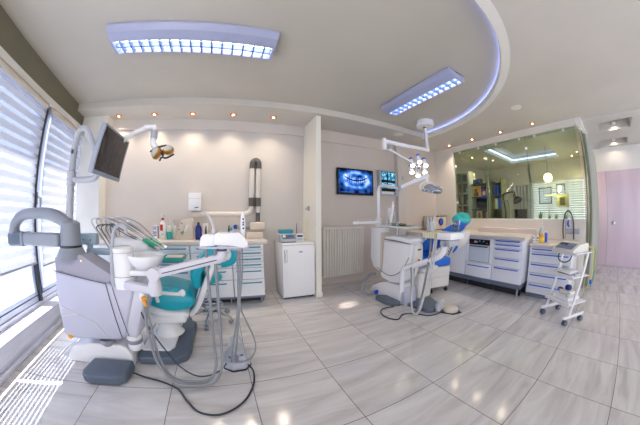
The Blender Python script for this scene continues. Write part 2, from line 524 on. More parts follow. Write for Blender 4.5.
def screen_material():
    m, nt, b = nodes('screen with painted reflections'); k = NT(nt)
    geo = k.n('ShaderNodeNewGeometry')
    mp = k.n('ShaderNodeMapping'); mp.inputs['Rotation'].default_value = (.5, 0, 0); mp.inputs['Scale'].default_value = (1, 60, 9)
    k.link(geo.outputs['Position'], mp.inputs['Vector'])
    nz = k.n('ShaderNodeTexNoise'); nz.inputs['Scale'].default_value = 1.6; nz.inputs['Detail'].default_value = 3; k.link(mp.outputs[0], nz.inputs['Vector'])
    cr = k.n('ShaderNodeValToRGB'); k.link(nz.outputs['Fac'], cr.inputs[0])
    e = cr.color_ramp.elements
    e[0].position = .52; e[0].color = srgb(16, 14, 22); e[1].position = .74; e[1].color = srgb(96, 78, 84)  # mottled streaks put the reflection of the blinds into the colour
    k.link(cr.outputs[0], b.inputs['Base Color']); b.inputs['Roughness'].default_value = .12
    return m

M['led'] = emis('blue cove led', (150, 168, 255), 9)
M['oled'] = emis('pale cove led', (180, 198, 255), 3)
M['tubelamp'] = emis('fluorescent tube', (236, 242, 255), 9)
M['down'] = emis('downlight bulb', (255, 226, 170), 20)
M['lens'] = emis('orange lit reflector', (255, 160, 84), 1.3)  # reflector lit by the bulb, its shine put in as emission
M['downring'] = mat('copper downlight ring', (232, 120, 60), .3, metal=.6)
M['bulb'] = emis('surgical bulb', (255, 244, 224), 9)
M['globe'] = emis('amber reflection globe', (255, 226, 130), 5)  # glow of a wall lamp mirrored in the glass, built as a globe
M['dot'] = emis('amber indicator', (255, 190, 110), 2)
M['film'] = film_material()
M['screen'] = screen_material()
M['louvre'] = mat('bright louvre', (214, 222, 236), .15, metal=.7)
M['blade'] = mat('louvre blade', (112, 132, 178), .35, metal=.3)
M['fixture'] = mat('fixture shade', (164, 170, 200), .35)

# ------------------------------------------------------------------ left wall frame: s along the wall, d into the room
A0 = V((-2.010, 0, 0)); TS = V((-.1454, .9894, 0)); TN = V((.9894, .1454, 0))
LWM = Matrix(((TS.x, TN.x, 0, A0.x), (TS.y, TN.y, 0, 0), (0, 0, 1, 0), (0, 0, 0, 1)))
def lbox(s0, s1, d0, d1, z0, z1, bev=0, slot=0): return box((s0, d0, z0), (s1, d1, z1), bev, slot=slot).move(LWM)
def LP(s, d, z): return LWM @ V((s, d, z))

ST = 'structure'
YB = 3.724      # back wall
XR = 4.62       # partition on the right
ZL, ZH = 2.77, 2.87   # lower and raised ceiling

# ------------------------------------------------------------------ shell
obj('floor', box((-3.4, -3.2, -.12), (8.4, 4.2, 0)), M['floor'], kind=ST, smooth=0)
obj('wall_back', J(box((-3.0, YB, 0), (1.26, YB + .15, 2.95))), M['wall'], kind=ST, smooth=0)
obj('wall_back_right', box((1.26, YB, 0), (4.9, YB + .15, 2.95)), M['wall2'], kind=ST, smooth=0)
obj('trim_1', box((-2.05, YB - .035, 2.60), (1.256, YB, ZL), .004), M['wall'], kind=ST, smooth=0)
obj('trim_2', box((1.335, YB - .03, 2.55), (3.25, YB, ZL), .004), M['wall2'], kind=ST, smooth=0)
obj('wall_pier_left', box((-2.75, 3.49, 0), (-2.05, YB, ZL), .004), M['trim'], kind=ST, smooth=0)
obj('wall_fin', box((1.256, 3.14, 0), (1.335, YB, ZL)), M['fin'], kind=ST, smooth=0)
obj('wall_pilaster', box((3.27, YB - .09, 0), (3.49, YB, ZL), .004), M['wall'], kind=ST, smooth=0)
obj('baseboard_fin', box((1.246, 3.125, 0), (1.345, 3.2, .075), .003), M['trim'], kind=ST, smooth=0)
obj('baseboard_back', box((1.335, YB - .015, 0), (4.3, YB, .08), .003), M['wall2'], kind=ST, smooth=0)
# ceilings
arc = [(1.2 + 2.43 * math.cos(a), 2.8 + 2.43 * math.sin(a)) for a in [math.radians(q) for q in range(-90, 8, 4)]]
arc = [p for p in arc if p[1] < 3.07]
EL = lambda y: -2.010 - .147 * y - .2      # outer edge over the skewed window wall
obj('ceiling', prism([(EL(-.2), -.2), (4.0, -.2), (4.0, 4.0), (EL(4.0), 4.0)], 'z', ZH, ZH + .1), M['raised'], kind=ST, smooth=0)
low = [(EL(-3.2), -3.2), (4.75, -3.2), (4.75, 3.9), (EL(3.9), 3.9), (EL(3.235), 3.235), (-2.4, 3.213), (-.47, 3.12), (1.12, 3.06), (3.3, 3.08), (3.61, 3.08)] + arc[::-1] + [(EL(.37), .37)]
obj('ceiling_lower', prism(low, 'z', ZL, ZH + .13), M['ceiling'], kind=ST, smooth=0)
# bright lip of the ring, a trough behind it holds the led strip
lip = G(); lv, lf = [], []
secs = [(2.335, ZL - .004), (2.335, ZH - .036), (2.352, ZH - .036), (2.352, ZL + .008), (2.432, ZL + .008), (2.432, ZL - .002), (2.36, ZL - .004)]
degs = list(range(-90, 9, 2)); m_ = len(secs)
for q in degs:
    w_ = math.radians(q)
    for r_, z_ in secs: lv.append((1.2 + r_ * math.cos(w_), 2.8 + r_ * math.sin(w_), z_))
for i in range(len(degs) - 1):
    for j in range(m_): lf.append((i * m_ + j, i * m_ + (j + 1) % m_, (i + 1) * m_ + (j + 1) % m_, (i + 1) * m_ + j))
obj('trim_ring', lip.add(lv, lf), M['trim'], kind=ST, smooth=40)
led = tube([(1.2 + 2.372 * math.cos(math.radians(q)), 2.8 + 2.372 * math.sin(math.radians(q)), ZH - .029) for q in range(-88, 7, 3)], .006, 6, 2)
obj('trim_led', led, M['led'], kind=ST)
# corridor ceiling with two recesses
def slab_with_holes(x0, x1, y0, y1, z0, z1, holes):
    xs = sorted({x0, x1} | {h[0] for h in holes} | {h[1] for h in holes}); g = G()
    for a, b in zip(xs, xs[1:]):
        hs = sorted([(h[2], h[3]) for h in holes if h[0] <= a and h[1] >= b]); y = y0
        for p, q in hs:
            if p > y: g.join(box((a, y, z0), (b, p, z1)))
            y = q
        if y1 > y: g.join(box((a, y, z0), (b, y1, z1)))
    return g
HOLES = [(5.08, 5.70, -.64, 0.0), (6.42, 7.02, -.63, 0.0)]
obj('ceiling_corridor', slab_with_holes(4.75, 8.2, -3.2, .30, ZL - .02, ZL + .18, HOLES), M['ceiling'], kind=ST, smooth=0)
obj('ceiling_recess', J(*[box((h[0] - .02, h[2] - .02, ZL + .15), (h[1] + .02, h[3] + .02, ZL + .2)) for h in HOLES]), M['trim'], kind=ST, smooth=0)
# ------------------------------------------------------------------ left wall
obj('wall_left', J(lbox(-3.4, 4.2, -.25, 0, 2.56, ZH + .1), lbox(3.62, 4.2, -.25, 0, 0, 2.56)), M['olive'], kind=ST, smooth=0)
obj('wall_left_low', lbox(-3.4, 4.2, -.25, 0, 0, .29), M['ledge'], kind=ST, smooth=0)
obj('trim_3', lbox(-3.4, 3.6, 0, .055, 2.50, 2.575, .006), M['trim'], kind=ST, smooth=0)
obj('trim_4', J(lbox(-3.4, 3.72, 0, .2, .10, .245, .012), lbox(-3.4, 3.72, 0, .175, 0, .10), lbox(-3.4, 3.72, 0, .21, 0, .05, .01)), M['ledge'], kind=ST, smooth=0)
def window(idx, s0, s1, handle_side):
    z0, z1 = .29, 2.53
    fr = J(lbox(s0, s1, -.09, -.02, z0, z0 + .07, .006), lbox(s0, s1, -.09, -.02, z1 - .07, z1, .006), lbox(s0, s0 + .05, -.09, -.02, z0, z1, .006), lbox(s1 - .05, s1, -.09, -.02, z0, z1, .006))
    w = obj('window_%d' % idx, fr, M['frame'], kind=ST, smooth=0)
    w['category'] = 'window'; w['label'] = ['', 'tall left window beside the grey dental unit behind a striped blind', 'window in the far corner behind the second striped blind', 'window beyond the left picture edge behind the nearest blind'][idx]
    del w['category']
    a, b = s0 + .05, s1 - .05
    obj('sash', J(lbox(a, b, -.075, -.015, z0 + .07, z0 + .12, .006), lbox(a, b, -.075, -.015, z1 - .12, z1 - .07, .006), lbox(a, a + .05, -.075, -.015, z0 + .07, z1 - .07, .006), lbox(b - .05, b, -.075, -.015, z0 + .07, z1 - .07, .006)), M['sash'], w)
    obj('gasket', J(lbox(a - .006, a + .004, -.02, -.01, z0 + .07, z1 - .07), lbox(b - .004, b + .006, -.02, -.01, z0 + .07, z1 - .07), lbox(a, b, -.02, -.011, z0 + .064, z0 + .074)), M['framedark'], w, smooth=0)
    obj('pane', lbox(a + .05, b - .05, -.05, -.04, z0 + .12, z1 - .12), M['glass'], w, smooth=0)
    hs = a + .025 if handle_side < 0 else b - .025
    obj('handle', J(lbox(hs - .012, hs + .012, -.015, .0, 1.36, 1.5, .005), tube([LP(hs, 0, 1.44), LP(hs, .03, 1.44), LP(hs, .035, 1.40), LP(hs, .035, 1.30)], .009, 8, 3)), M['chrome'], w)
window(1, .05, 2.46, 1)
window(2, 2.46, 3.62, -1)
obj('trim_5', J(lbox(2.41, 2.455, -.02, .02, .29, 2.53, .004)), M['framedark'], kind=ST, smooth=0)  # dark strip stands for the shaded edge of the mullion

def roller_blind(s0, s1, zb, label):
    t = thing('roller_blind', label, 'window blind', LP((s0 + s1) / 2, .03, 2.5), 'striped roller blinds on the left windows')
    obj('cassette', J(bar(LP(s0, .032, 2.47), LP(s1, .032, 2.47), .03, 14), lbox(s0, s1, .0, .035, 2.475, 2.50, .003)), M['beige'], t)
    obj('fabric', lbox(s0 + .01, s1 - .01, .042, .044, zb + .015, 2.46), M['blind'], t, smooth=0)
    obj('bottom_bar', lbox(s0 + .005, s1 - .005, .036, .052, zb, zb + .022, .005), M['lgrey'], t)
    return t
roller_blind(1.342, 2.405, .715, 'broad striped roller blind on the nearer left window')
b2 = roller_blind(2.53, 3.56, .655, 'striped roller blind on the corner window, behind the monitor pole')
obj('pull_chain', tube([LP(2.475, .05, 2.44), LP(2.47, .05, 1.6), LP(2.468, .05, .9), LP(2.472, .05, .50), LP(2.49, .05, .46), LP(2.508, .05, .50), LP(2.505, .05, .9), LP(2.49, .05, 1.6), LP(2.485, .05, 2.44)], .003, 6, 5), M['lgrey'], b2)
roller_blind(.12, 1.322, .715, 'striped roller blind beyond the left edge, nearest the camera')

# ------------------------------------------------------------------ right partition and the office behind it
obj('wall_right', J(box((XR, .37, 0), (XR + .09, YB, 1.14)), box((XR, 3.14, 1.14), (XR + .09, YB, ZL)), box((XR - .01, .37, 2.665), (XR + .09, 3.14, ZL))), M['wallr'], kind=ST, smooth=0)
obj('trim_6', box((XR - .012, .365, 1.125), (XR + .1, 3.14, 1.145), .003), M['trim'], kind=ST, smooth=0)
GY = [.40, 1.38, 2.28, 3.12]
w4 = obj('window_4', box((XR + .01, GY[0], 2.655), (XR + .07, GY[-1], 2.668)), M['trim'], kind=ST, smooth=0)
for a, b in zip(GY, GY[1:]):
    obj('pane', box((XR + .03, a + .004, 1.146), (XR + .04, b - .004, 2.655)), M['oglass'], w4, smooth=0)
    obj('pane_edge', box((XR + .029, b - .004, 1.146), (XR + .041, b + .004, 2.655)), M['greenedge'], w4, smooth=0)
cl = [(y, 2.62) for y in (.62, 1.18, 1.50, 2.02, 2.45, 2.95)] + [(2.28, 2.36), (1.38, 2.42), (3.09, 2.32), (3.09, 1.5)]
clip = None
for y, z in cl:
    g = cbox((XR + .022, y, z), (.024, .045, .045), .006)
    obj('clip', g, M['paper'], w4)
# fascia turning the corner over the folding leaves
obj('wall_return', J(box((XR - .01, .27, 2.63), (7.25, .37, ZL))), M['trim'], kind=ST, smooth=0)
# office shell
obj('ceiling_office', slab_with_holes(XR + .09, 7.4, .37, 4.0, 2.62, 2.68, [(4.92, 6.86, 1.13, 2.5)]), M['ceiling'], kind=ST, smooth=0)
obj('ceiling_tray', J(box((4.8, 1.0, 2.80), (6.95, 2.62, 2.86)), box((6.86, 1.0, 2.68), (6.95, 2.62, 2.8)), box((4.8, 2.5, 2.68), (6.95, 2.62, 2.8)), box((4.8, 1.0, 2.68), (6.95, 1.13, 2.8)), box((4.8, 1.0, 2.68), (4.92, 2.62, 2.8))), M['raised'], kind=ST, smooth=0)
obj('trim_7', J(box((6.82, 1.17, 2.70), (6.85, 2.46, 2.72)), box((4.95, 2.46, 2.70), (6.85, 2.49, 2.72)), box((4.95, 1.14, 2.70), (6.85, 1.16, 2.72))), M['oled'], kind=ST, smooth=0)
obj('wall_office_back', box((XR + .09, 3.72, 0), (7.5, 3.87, 2.7)), M['wall'], kind=ST, smooth=0)
obj('wall_office_far', J(box((7.3, .37, 0), (7.45, .55, 2.7)), box((7.3, 2.12, 0), (7.45, 3.8, 2.7)), box((7.3, .5, 0), (7.45, 2.2, 1.0)), box((7.3, .5, 2.12), (7.45, 2.2, 2.7))), M['wall'], kind=ST, smooth=0)
w5 = obj('window_5', J(*[box((7.33, a, 1.0), (7.38, a + .04, 2.12)) for a in (.55, 1.05, 1.6, 2.08)], box((7.33, .55, 1.0), (7.38, 2.12, 1.04)), box((7.33, .55, 2.08), (7.38, 2.12, 2.12))), M['sash'], kind=ST, smooth=0)
obj('pane', box((7.35, .57, 1.03), (7.36, 2.1, 2.1)), M['glass'], w5, smooth=0)
# corridor end
obj('wall_corridor', J(box((7.22, -2.6, 2.2), (7.4, .42, 2.8)), box((7.22, .262, 0), (7.4, .42, 2.2)), box((7.242, -2.6, 0), (7.4, .262, 2.2))), M['trim'], kind=ST, smooth=0)
obj('trim_8', box((7.222, -.02, 0), (7.24, .03, 2.2)), M['seam'], kind=ST, smooth=0)
d1 = obj('door_1', box((7.205, .004, .002), (7.221, .262, 2.2), .003), M['pink'], kind=ST, smooth=0)
d2 = obj('door_2', box((7.205, -1.25, .002), (7.221, .000, 2.2), .003), M['pink'], kind=ST, smooth=0)
obj('knob', lathe([(.001, 0), (.045, .0), (.05, .012), (.045, .02), (.03, .022), (.022, .03), (.001, .034)], (7.205, -.15, 1.0), 20, toward((-1, 0, 0))), M['chrome'], d2)
obj('hinge', J(cbox((7.203, .245, 2.15), (.01, .03, .05)), cbox((7.203, .245, 1.9), (.01, .03, .05))), M['steel'], d1)
# ------------------------------------------------------------------ left dental unit (faces the camera, chair behind it)
U = thing('dental_unit', 'large pale grey dental unit with curved handle, monitor and rinse bowl by the window', 'dental unit', (-1.2, 1.85, 0), 'dental treatment units')
# base
bp = obj('base_cover', prism([(-1.57, .0), (-1.57, .06), (-1.50, .15), (-1.30, .20), (-1.0, .20), (-.94, .17), (-.91, .10), (-.91, 0)], 'y', 1.76, 2.02, .02, 3), M['wwhite'], U)
obj('swivel_foot', lathe([(.055, .19), (.07, .21), (.07, .245), (.05, .255)], (-1.12, 1.80, 0)), M['steel'], U)
# body
front = [(-1.478, .82), (-1.495, .60), (-1.505, .285), (-1.45, .255), (-.97, .275), (-.895, .30), (-.765, .63), (-.735, .72), (-.985, .745)]
bd = obj('body', prism(front, 'y', 1.71, 2.0, .03, 3), M['lilac'], U, smooth=50)
yf = 1.706
hull = bmesh.new()
for x, y, z in ((-1.478, 1.735, .815), (-.985, 1.735, .742), (-.80, 1.735, .725), (-1.53, 1.80, .905), (-1.50, 1.80, .915), (-1.25, 1.80, .935), (-.955, 1.80, .757), (-1.52, 1.99, .905), (-1.25, 1.99, .935), (-.955, 1.99, .757), (-1.49, 1.74, .62), (-1.49, 1.99, .62), (-.80, 1.74, .70), (-.80, 1.99, .70)):
    hull.verts.new((x, y, z))
bmesh.ops.convex_hull(hull, input=list(hull.verts))
obj('shoulder', frombm(hull), M['shoulder'], U, smooth=20)
for pts_, r_, k_ in (([(-1.478, yf, .82), (-.985, yf, .742)], .0035, 1), ([(-.985, yf, .742), (-.975, yf, .70), (-.925, yf, .30)], .0035, 3), ([(-.945, yf, .765), (-.93, yf, .735), (-.86, yf, .32)], .003, 1)):
    obj('panel_seam', tube(pts_, r_, 6, k_), M['seam'], bd)
for pts_ in ([(-1.47, yf, .545), (-1.36, yf, .50), (-1.14, yf, .42), (-1.06, yf, .29)], [(-1.48, yf, .45), (-1.30, yf, .485)]):
    obj('stripe_graphic', tube(pts_, .0035, 6, 1), M['trim'], bd)
for x, y, z in ((-1.235, 1.775, .892), (-1.13, 1.775, .826), (-1.04, 1.765, .765)):
    obj('indicator_light', ell((x, y, z), (.006, .004, .006), nu=8, nv=6), M['dot'], bd)
obj('corner_lamp', ell((-1.44, yf + .004, .275), (.03, .012, .018), nu=10, nv=8), M['orange'], bd)
# rounded side drum and filter under it
obj('side_panel', prism([(-.915, .31), (-.80, .29), (-.685, .56), (-.665, .745), (-.83, .76)], 'y', 1.722, 1.98, .03, 3), M['sidelilac'], U, smooth=50)
obj('filter_cup', lathe([(.001, .165), (.06, .168), (.07, .185), (.07, .215), (.064, .222), (.064, .26), (.07, .267), (.07, .30), (.05, .31), (.001, .31)], (-.86, 1.80, 0)), M['wwhite'], U)
obj('filter_band', lathe([(.066, .225), (.068, .228), (.068, .255), (.066, .258)], (-.86, 1.80, 0)), M['grey'], U)
# column with curved grab handle
obj('column', lathe([(.001, .90), (.135, .90), (.122, .94), (.098, .985), (.092, 1.0), (.088, 1.15), (.086, 1.18), (.05, 1.20), (.001, 1.20)], (-1.385, 1.86, 0), 28), M['grey'], U)
obj('column_ring', lathe([(.098, .985), (.1, .988), (.1, 1.0), (.096, 1.003)], (-1.385, 1.86, 0), 28), M['dark'], U)
obj('grab_handle', tube([(-1.38, 1.84, 1.165), (-1.47, 1.83, 1.215), (-1.585, 1.82, 1.25), (-1.765, 1.82, 1.256), (-1.93, 1.82, 1.235), (-2.02, 1.82, 1.17), (-2.04, 1.82, 1.09), (-2.02, 1.82, 1.03)], [.052, .054, .05, .046, .046, .048, .052, .05], 14, 6), M['grey'], U)
obj('lower_arm', box((-2.03, 1.77, .99), (-1.46, 1.87, 1.10), .03, 3), M['grey'], U)
obj('arm_end_cap', box((-2.10, 1.765, .98), (-1.90, 1.875, 1.105), .045, 3), M['slate'], U)
obj('arm_joint_ring', box((-1.895, 1.768, .985), (-1.87, 1.872, 1.104), .01), M['slate'], U)
obj('rear_arm', J(box((-1.46, 2.02, .985), (-1.225, 2.09, 1.085), .012, 2), bar((-1.31, 2.055, .985), (-1.31, 2.055, .93), .028), box((-1.34, 2.02, .90), (-1.06, 2.09, .955), .02, 2)), M['bluegrey'], U)
for x in (-1.36, -1.28): obj('arm_screw', bar((x, 2.021, 1.03), (x, 2.014, 1.03), .009, 10), M['chrome'], U)
# pole, monitor arm, monitor
px_, py_ = -1.389, 1.86
obj('pole', tube([(px_, py_, 1.18), (px_, py_, 1.45), (px_, py_, 1.70), (px_ + .006, py_, 1.84), (px_ + .02, py_, 1.92), (px_ + .06, py_, 1.955), (px_ + .10, py_, 1.94), (px_ + .14, py_, 1.89), (px_ + .23, py_ - .01, 1.755)], [.033, .033, .031, .03, .03, .029, .028, .027, .025], 14, 5), M['lgrey'], U)
obj('pole_collar', lathe([(.033, 1.475), (.041, 1.48), (.041, 1.59), (.037, 1.595), (.033, 1.60)], (px_, py_, 0)), M['lgrey'], U)
obj('pole_button', cbox((px_ + .006, py_ - .033, 1.75), (.02, .01, .035), .004), M['dark'], U)
obj('monitor_arm', tube([(px_, py_, 1.525), (px_ + .10, py_, 1.523), (px_ + .22, py_ - .01, 1.525), (px_ + .28, py_ - .02, 1.555), (px_ + .33, py_ - .03, 1.63), (px_ + .37, py_ - .06, 1.68)], [.026, .026, .026, .025, .022, .022], 12, 5), M['lgrey'], U)
# monitor: faces the chair (+x), tilted down
MC = V((-.943, 1.767, 1.689)); mn = V((.982, .02, -.186)).normalized()
mr = V((-.02, 1, 0)).normalized(); mu = mn.cross(mr); mu = mu if mu.z > 0 else -mu
MR = Matrix((mr, mn, mu)).transposed()      # local x across, y out of the screen, z up
def mbox(c, s, bev=0, slot=0):
    c = V(c); return cbox(MC + MR @ c, s, bev, R=MR, slot=slot)
mo = obj('monitor', mbox((0, -.02, 0), (.468, .035, .351), .008), M['screenbody'], U)
obj('monitor_back', mbox((0, -.055, -.01), (.36, .04, .25), .015), M['grey'], mo)
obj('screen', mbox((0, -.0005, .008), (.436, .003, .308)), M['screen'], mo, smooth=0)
obj('bezel', J(mbox((0, .0005, -.161), (.468, .008, .03), .003), mbox((0, .0005, .169), (.468, .006, .014), .003), mbox((-.227, .0005, 0), (.014, .006, .351), .003), mbox((.227, .0005, 0), (.014, .006, .351), .003)), M['screenbody'], mo)
# lamp arm and lamp head
obj('lamp_arm', tube([(-1.165, 1.85, 1.76), (-1.08, 1.90, 1.745), (-.90, 1.9, 1.866), (-.75, 1.9, 1.945), (-.715, 1.9, 1.955)], .021, 12, 3), M['wwhite'], U)
obj('lamp_elbow', J(sqbar((-.75, 1.9, 1.955), (-.635, 1.9, 1.955), .045, .038, .014), tube([(-.648, 1.9, 1.955), (-.65, 1.9, 1.90), (-.655, 1.9, 1.835), (-.64, 1.9, 1.80), (-.60, 1.9, 1.775)], [.027, .027, .027, .025, .02], 12, 4)), M['wwhite'], U)
obj('lamp_sleeve', lathe([(.029, 1.855), (.031, 1.86), (.031, 1.92), (.029, 1.925)], (-.651, 1.9, 0)), M['lgrey'], U)
lh = obj('lamp_head', J(tube([(-.655, 1.86, 1.735), (-.60, 1.88, 1.775), (-.53, 1.9, 1.80)], [.007, .010, .007], 8, 5), sqbar((-.58, 1.89, 1.765), (-.54, 1.87, 1.705), .022, .022, .008), tube([(-.565, 1.86, 1.66), (-.55, 1.86, 1.69), (-.51, 1.86, 1.685), (-.455, 1.88, 1.72)], .008, 8, 4)), M['dark'], U)
obj('reflector', ell((-.60, 1.88, 1.725), (.036, .06, .052), R=Matrix.Rotation(.5, 3, 'Y')), M['amber'], lh)
obj('reflector', ell((-.51, 1.90, 1.755), (.05, .06, .036), R=Matrix.Rotation(-.25, 3, 'Y')), M['amber'], lh)
obj('lamp_glass', ell((-.606, 1.85, 1.728), (.026, .045, .042), R=Matrix.Rotation(.5, 3, 'Y')), M['clear'], lh)
obj('lamp_glass', ell((-.507, 1.87, 1.762), (.038, .045, .025), R=Matrix.Rotation(-.25, 3, 'Y')), M['clear'], lh)
# cuspidor
cq = obj('cuspidor_column', lathe([(.001, .70), (.10, .70), (.10, .785), (.092, .80), (.086, .955), (.086, .967), (.088, .97), (.088, .998), (.07, 1.01), (.001, 1.01)], (-.848, 1.80, 0), 28), M['wwhite'], U)
for z, r_ in ((.79, .0985), (.967, .0868)): obj('column_gap', lathe([(r_ - .002, z - .002), (r_ + .0012, z), (r_ - .002, z + .002)], (-.848, 1.80, 0), 28), M['seam'], cq)
obj('cuspidor_bowl', lathe([(.001, .838), (.065, .838), (.085, .845), (.122, .885), (.142, .925), (.148, .945), (.145, .952), (.136, .945), (.115, .90), (.08, .87), (.001, .862)], (-.652, 1.80, 0), 32), M['wwhite'], U, smooth=60)
obj('bowl_arm', box((-.82, 1.74, .795), (-.59, 1.86, .837), .015), M['wwhite'], U)
obj('water_spout', tube([(-.919, 1.72, .72), (-.919, 1.74, .94), (-.908, 1.76, 1.09), (-.885, 1.77, 1.15), (-.845, 1.78, 1.172), (-.812, 1.78, 1.157), (-.80, 1.78, 1.11)], [.020, .015, .014, .014, .014, .014, .013], 12, 5), M['lgrey'], U)
# tray arm in front
ya = 1.62
obj('arm_base', J(sqbar((-.80, 1.70, .745), (-.55, ya, .73), .07, .06, .02), lathe([(.001, .695), (.043, .695), (.048, .715), (.048, .78), (.042, .795), (.042, .84), (.001, .84)], (-.54, ya, 0))), M['armgrey'], U)
obj('spring_arm', J(sqbar((-.535, ya, .845), (-.045, ya, .955), .07, .062, .022), bar((-.535, ya - .04, .845), (-.535, ya + .04, .845), .046, 20), tube([(-.10, ya, .942), (-.06, ya, .955), (-.042, ya, .985), (-.042, ya, 1.045)], [.035, .038, .034, .032], 16, 5)), M['armgrey'], U)
obj('arm_slot', sqbar((-.47, ya - .0365, .857), (-.08, ya - .0365, .944), .004, .006), M['seam'], U)
obj('tray_post', lathe([(.0335, 1.0), (.035, 1.003), (.035, 1.012), (.0335, 1.015)], (-.042, ya, 0)), M['seam'], U)
td = obj('instrument_table', J(prism([(-.187, 1.04), (-.178, 1.10), (-.16, 1.118), (-.085, 1.12), (-.085, 1.045)], 'y', 1.53, 1.70, .008), prism([(-.09, 1.052), (-.09, 1.118), (-.07, 1.13), (.075, 1.132), (.10, 1.115), (.132, 1.07), (.135, 1.04), (.10, 1.03), (.02, 1.045)], 'y', 1.51, 1.72, .012)), M['wwhite'], U, smooth=45)
obj('table_rim', box((-.19, 1.52, 1.028), (.137, 1.53, 1.04), .003), M['lilac'], td)
obj('table_rim', box((-.19, 1.70, 1.028), (.137, 1.71, 1.04), .003), M['lilac'], td)
obj('underside_bracket', prism([(-.03, 1.045), (.11, 1.04), (.08, 1.0), (.01, 1.01)], 'y', 1.58, 1.68, .01), M['lgrey'], td)
for x, z in ((-.147, 1.145), (.01, 1.15)):
    obj('instrument_tip', tube([(x, 1.6, 1.11), (x, 1.6, z), (x + .002, 1.6, z + .025)], [.008, .006, .003], 8, 3), M['dark'], td)
obj('syringe', J(tube([(-.092, 1.58, 1.125), (-.094, 1.58, 1.165), (-.11, 1.59, 1.21), (-.14, 1.6, 1.25), (-.165, 1.6, 1.262)], [.012, .009, .008, .007, .006], 8, 5), bar((-.092, 1.58, 1.12), (-.092, 1.58, 1.145), .015)), M['whose'], td)
wand = obj('camera_wand', tube([(.104, 1.58, 1.10), (.106, 1.58, 1.18), (.107, 1.58, 1.235), (.108, 1.58, 1.262)], [.016, .018, .013, .007], 10, 3), M['wwhite'], td)
for z in (1.155, 1.178, 1.193, 1.215): obj('wand_marking', cbox((.107, 1.5625, z), (.01, .004, .012), .001), M['deep'], wand)
ih = obj('instrument_holder', J(bar((.045, 1.6, 1.12), (.045, 1.6, 1.16), .012), ell((.055, 1.59, 1.165), (.018, .018, .018))), M['lgrey'], td)
obj('holder_disc', ell((.055, 1.572, 1.165), (.014, .004, .014)), M['deep'], ih)
# thick suction hoses from the table to the body
obj('suction_hose', tube([(-.15, 1.61, 1.03), (-.15, 1.60, .85), (-.15, 1.60, .62), (-.165, 1.60, .30), (-.175, 1.57, .14), (-.23, 1.51, .06), (-.36, 1.50, .045), (-.50, 1.52, .07), (-.585, 1.56, .20), (-.62, 1.62, .45), (-.645, 1.67, .59)], .0105, 10, 6), M['hose'], U)
obj('suction_hose', tube([(-.09, 1.61, 1.03), (-.09, 1.60, .85), (-.093, 1.60, .62), (-.112, 1.60, .29), (-.13, 1.56, .13), (-.20, 1.48, .055), (-.34, 1.455, .045), (-.49, 1.475, .06), (-.60, 1.53, .20), (-.645, 1.60, .45), (-.655, 1.665, .60)], .0115, 10, 6), M['hose'], U)
obj('hose_socket', ell((-.672, 1.69, .66), (.033, .033, .055)), M['wwhite'], U)
obj('hose_clamp', J(cbox((-.655, 1.662, .645), (.033, .03, .04), .008), bar((-.66, 1.65, .67), (-.64, 1.645, .60), .012), cbox((-.645, 1.65, .66), (.05, .02, .012), .004)), M['orange'], U)
obj('control_hose', tube([(.063, 1.60, 1.03), (.06, 1.60, .85), (.05, 1.60, .65), (.015, 1.605, .45), (-.02, 1.62, .30), (-.06, 1.655, .10)], .0075, 8, 6), M['hose'], U)
obj('control_hose', tube([(.08, 1.60, 1.03), (.077, 1.60, .85), (.06, 1.60, .65), (.03, 1.605, .45), (.005, 1.62, .30), (-.03, 1.655, .10)], .0075, 8, 6), M['hose'], U)
obj('control_hose', tube([(.098, 1.60, 1.03), (.092, 1.60, .85), (.06, 1.60, .62), (.085, 1.60, .50), (.135, 1.605, .34), (.14, 1.62, .22), (.10, 1.635, .13), (.03, 1.638, .10), (-.03, 1.64, .10)], .006, 8, 6), M['hose'], U)
obj('body_cable', tube([(-.72, 1.72, .52), (-.66, 1.66, .44), (-.56, 1.62, .28), (-.45, 1.58, .13), (-.33, 1.55, .06), (-.22, 1.57, .05), (-.14, 1.61, .07), (-.10, 1.64, .10)], .006, 8, 6), M['cable'], U)
# whip-arm delivery head on the far side
dh = obj('delivery_head', J(ell((-.96, 2.33, .945), (.24, .16, .09), e=.6, e2=.6, R=Matrix.Rotation(.10, 3, 'Y')), box((-1.22, 2.22, .86), (-1.06, 2.46, .95), .03)), M['wwhite'], U, smooth=60)
obj('delivery_arm', tube([(-.97, 2.06, .885), (-.97, 2.12, .885), (-.97, 2.22, .895)], .03, 10, 4), M['lgrey'], U)
for i in range(6):
    y = 2.22 + i * .045; q = i * .03
    wr = obj('whip_arm', tube([(-1.19 + q * .6, y, .93), (-1.29 + q * .6, y, 1.05), (-1.385 + q, y, 1.175), (-1.35 + q, y, 1.212), (-1.24 + q, y, 1.212), (-1.06 + q * .8, y, 1.14 + q * .1), (-.86 + q * .4, y - .01, 1.04), (-.655 - q * .1, y - .03, .935 - q * .1)], [.0075, .0075, .0075, .0075, .0075, .0075, .008, .008], 8, 6), M['steel' if i % 2 else 'whose'], U)
    obj('instrument_hose', tube([(-1.20 + q * .6, y + .02, .93), (-1.27 + q * .6, y + .022, 1.02), (-1.34 + q, y + .02, 1.13), (-1.20 + q * .8, y + .018, 1.15), (-1.0 + q * .6, y + .015, 1.06), (-.84 + q * .3, y, .995), (-.69 - q * .1, y - .02, .935)], .0065, 8, 6), M['slate'], U)
    if i in (0, 1, 3):
        obj('handpiece_sleeve', tube([(-.82 + i * .012, y - .012, 1.02), (-.76, y - .02, .99), (-.70 + i * .01, y - .03, .955)], [.016, .019, .014], 10, 3), M['green'], U)
    else:
        obj('handpiece', tube([(-.75, y - .01, .985), (-.68, y - .025, .945), (-.64, y - .035, .92)], [.012, .013, .009], 10, 3), M['steel'], U)
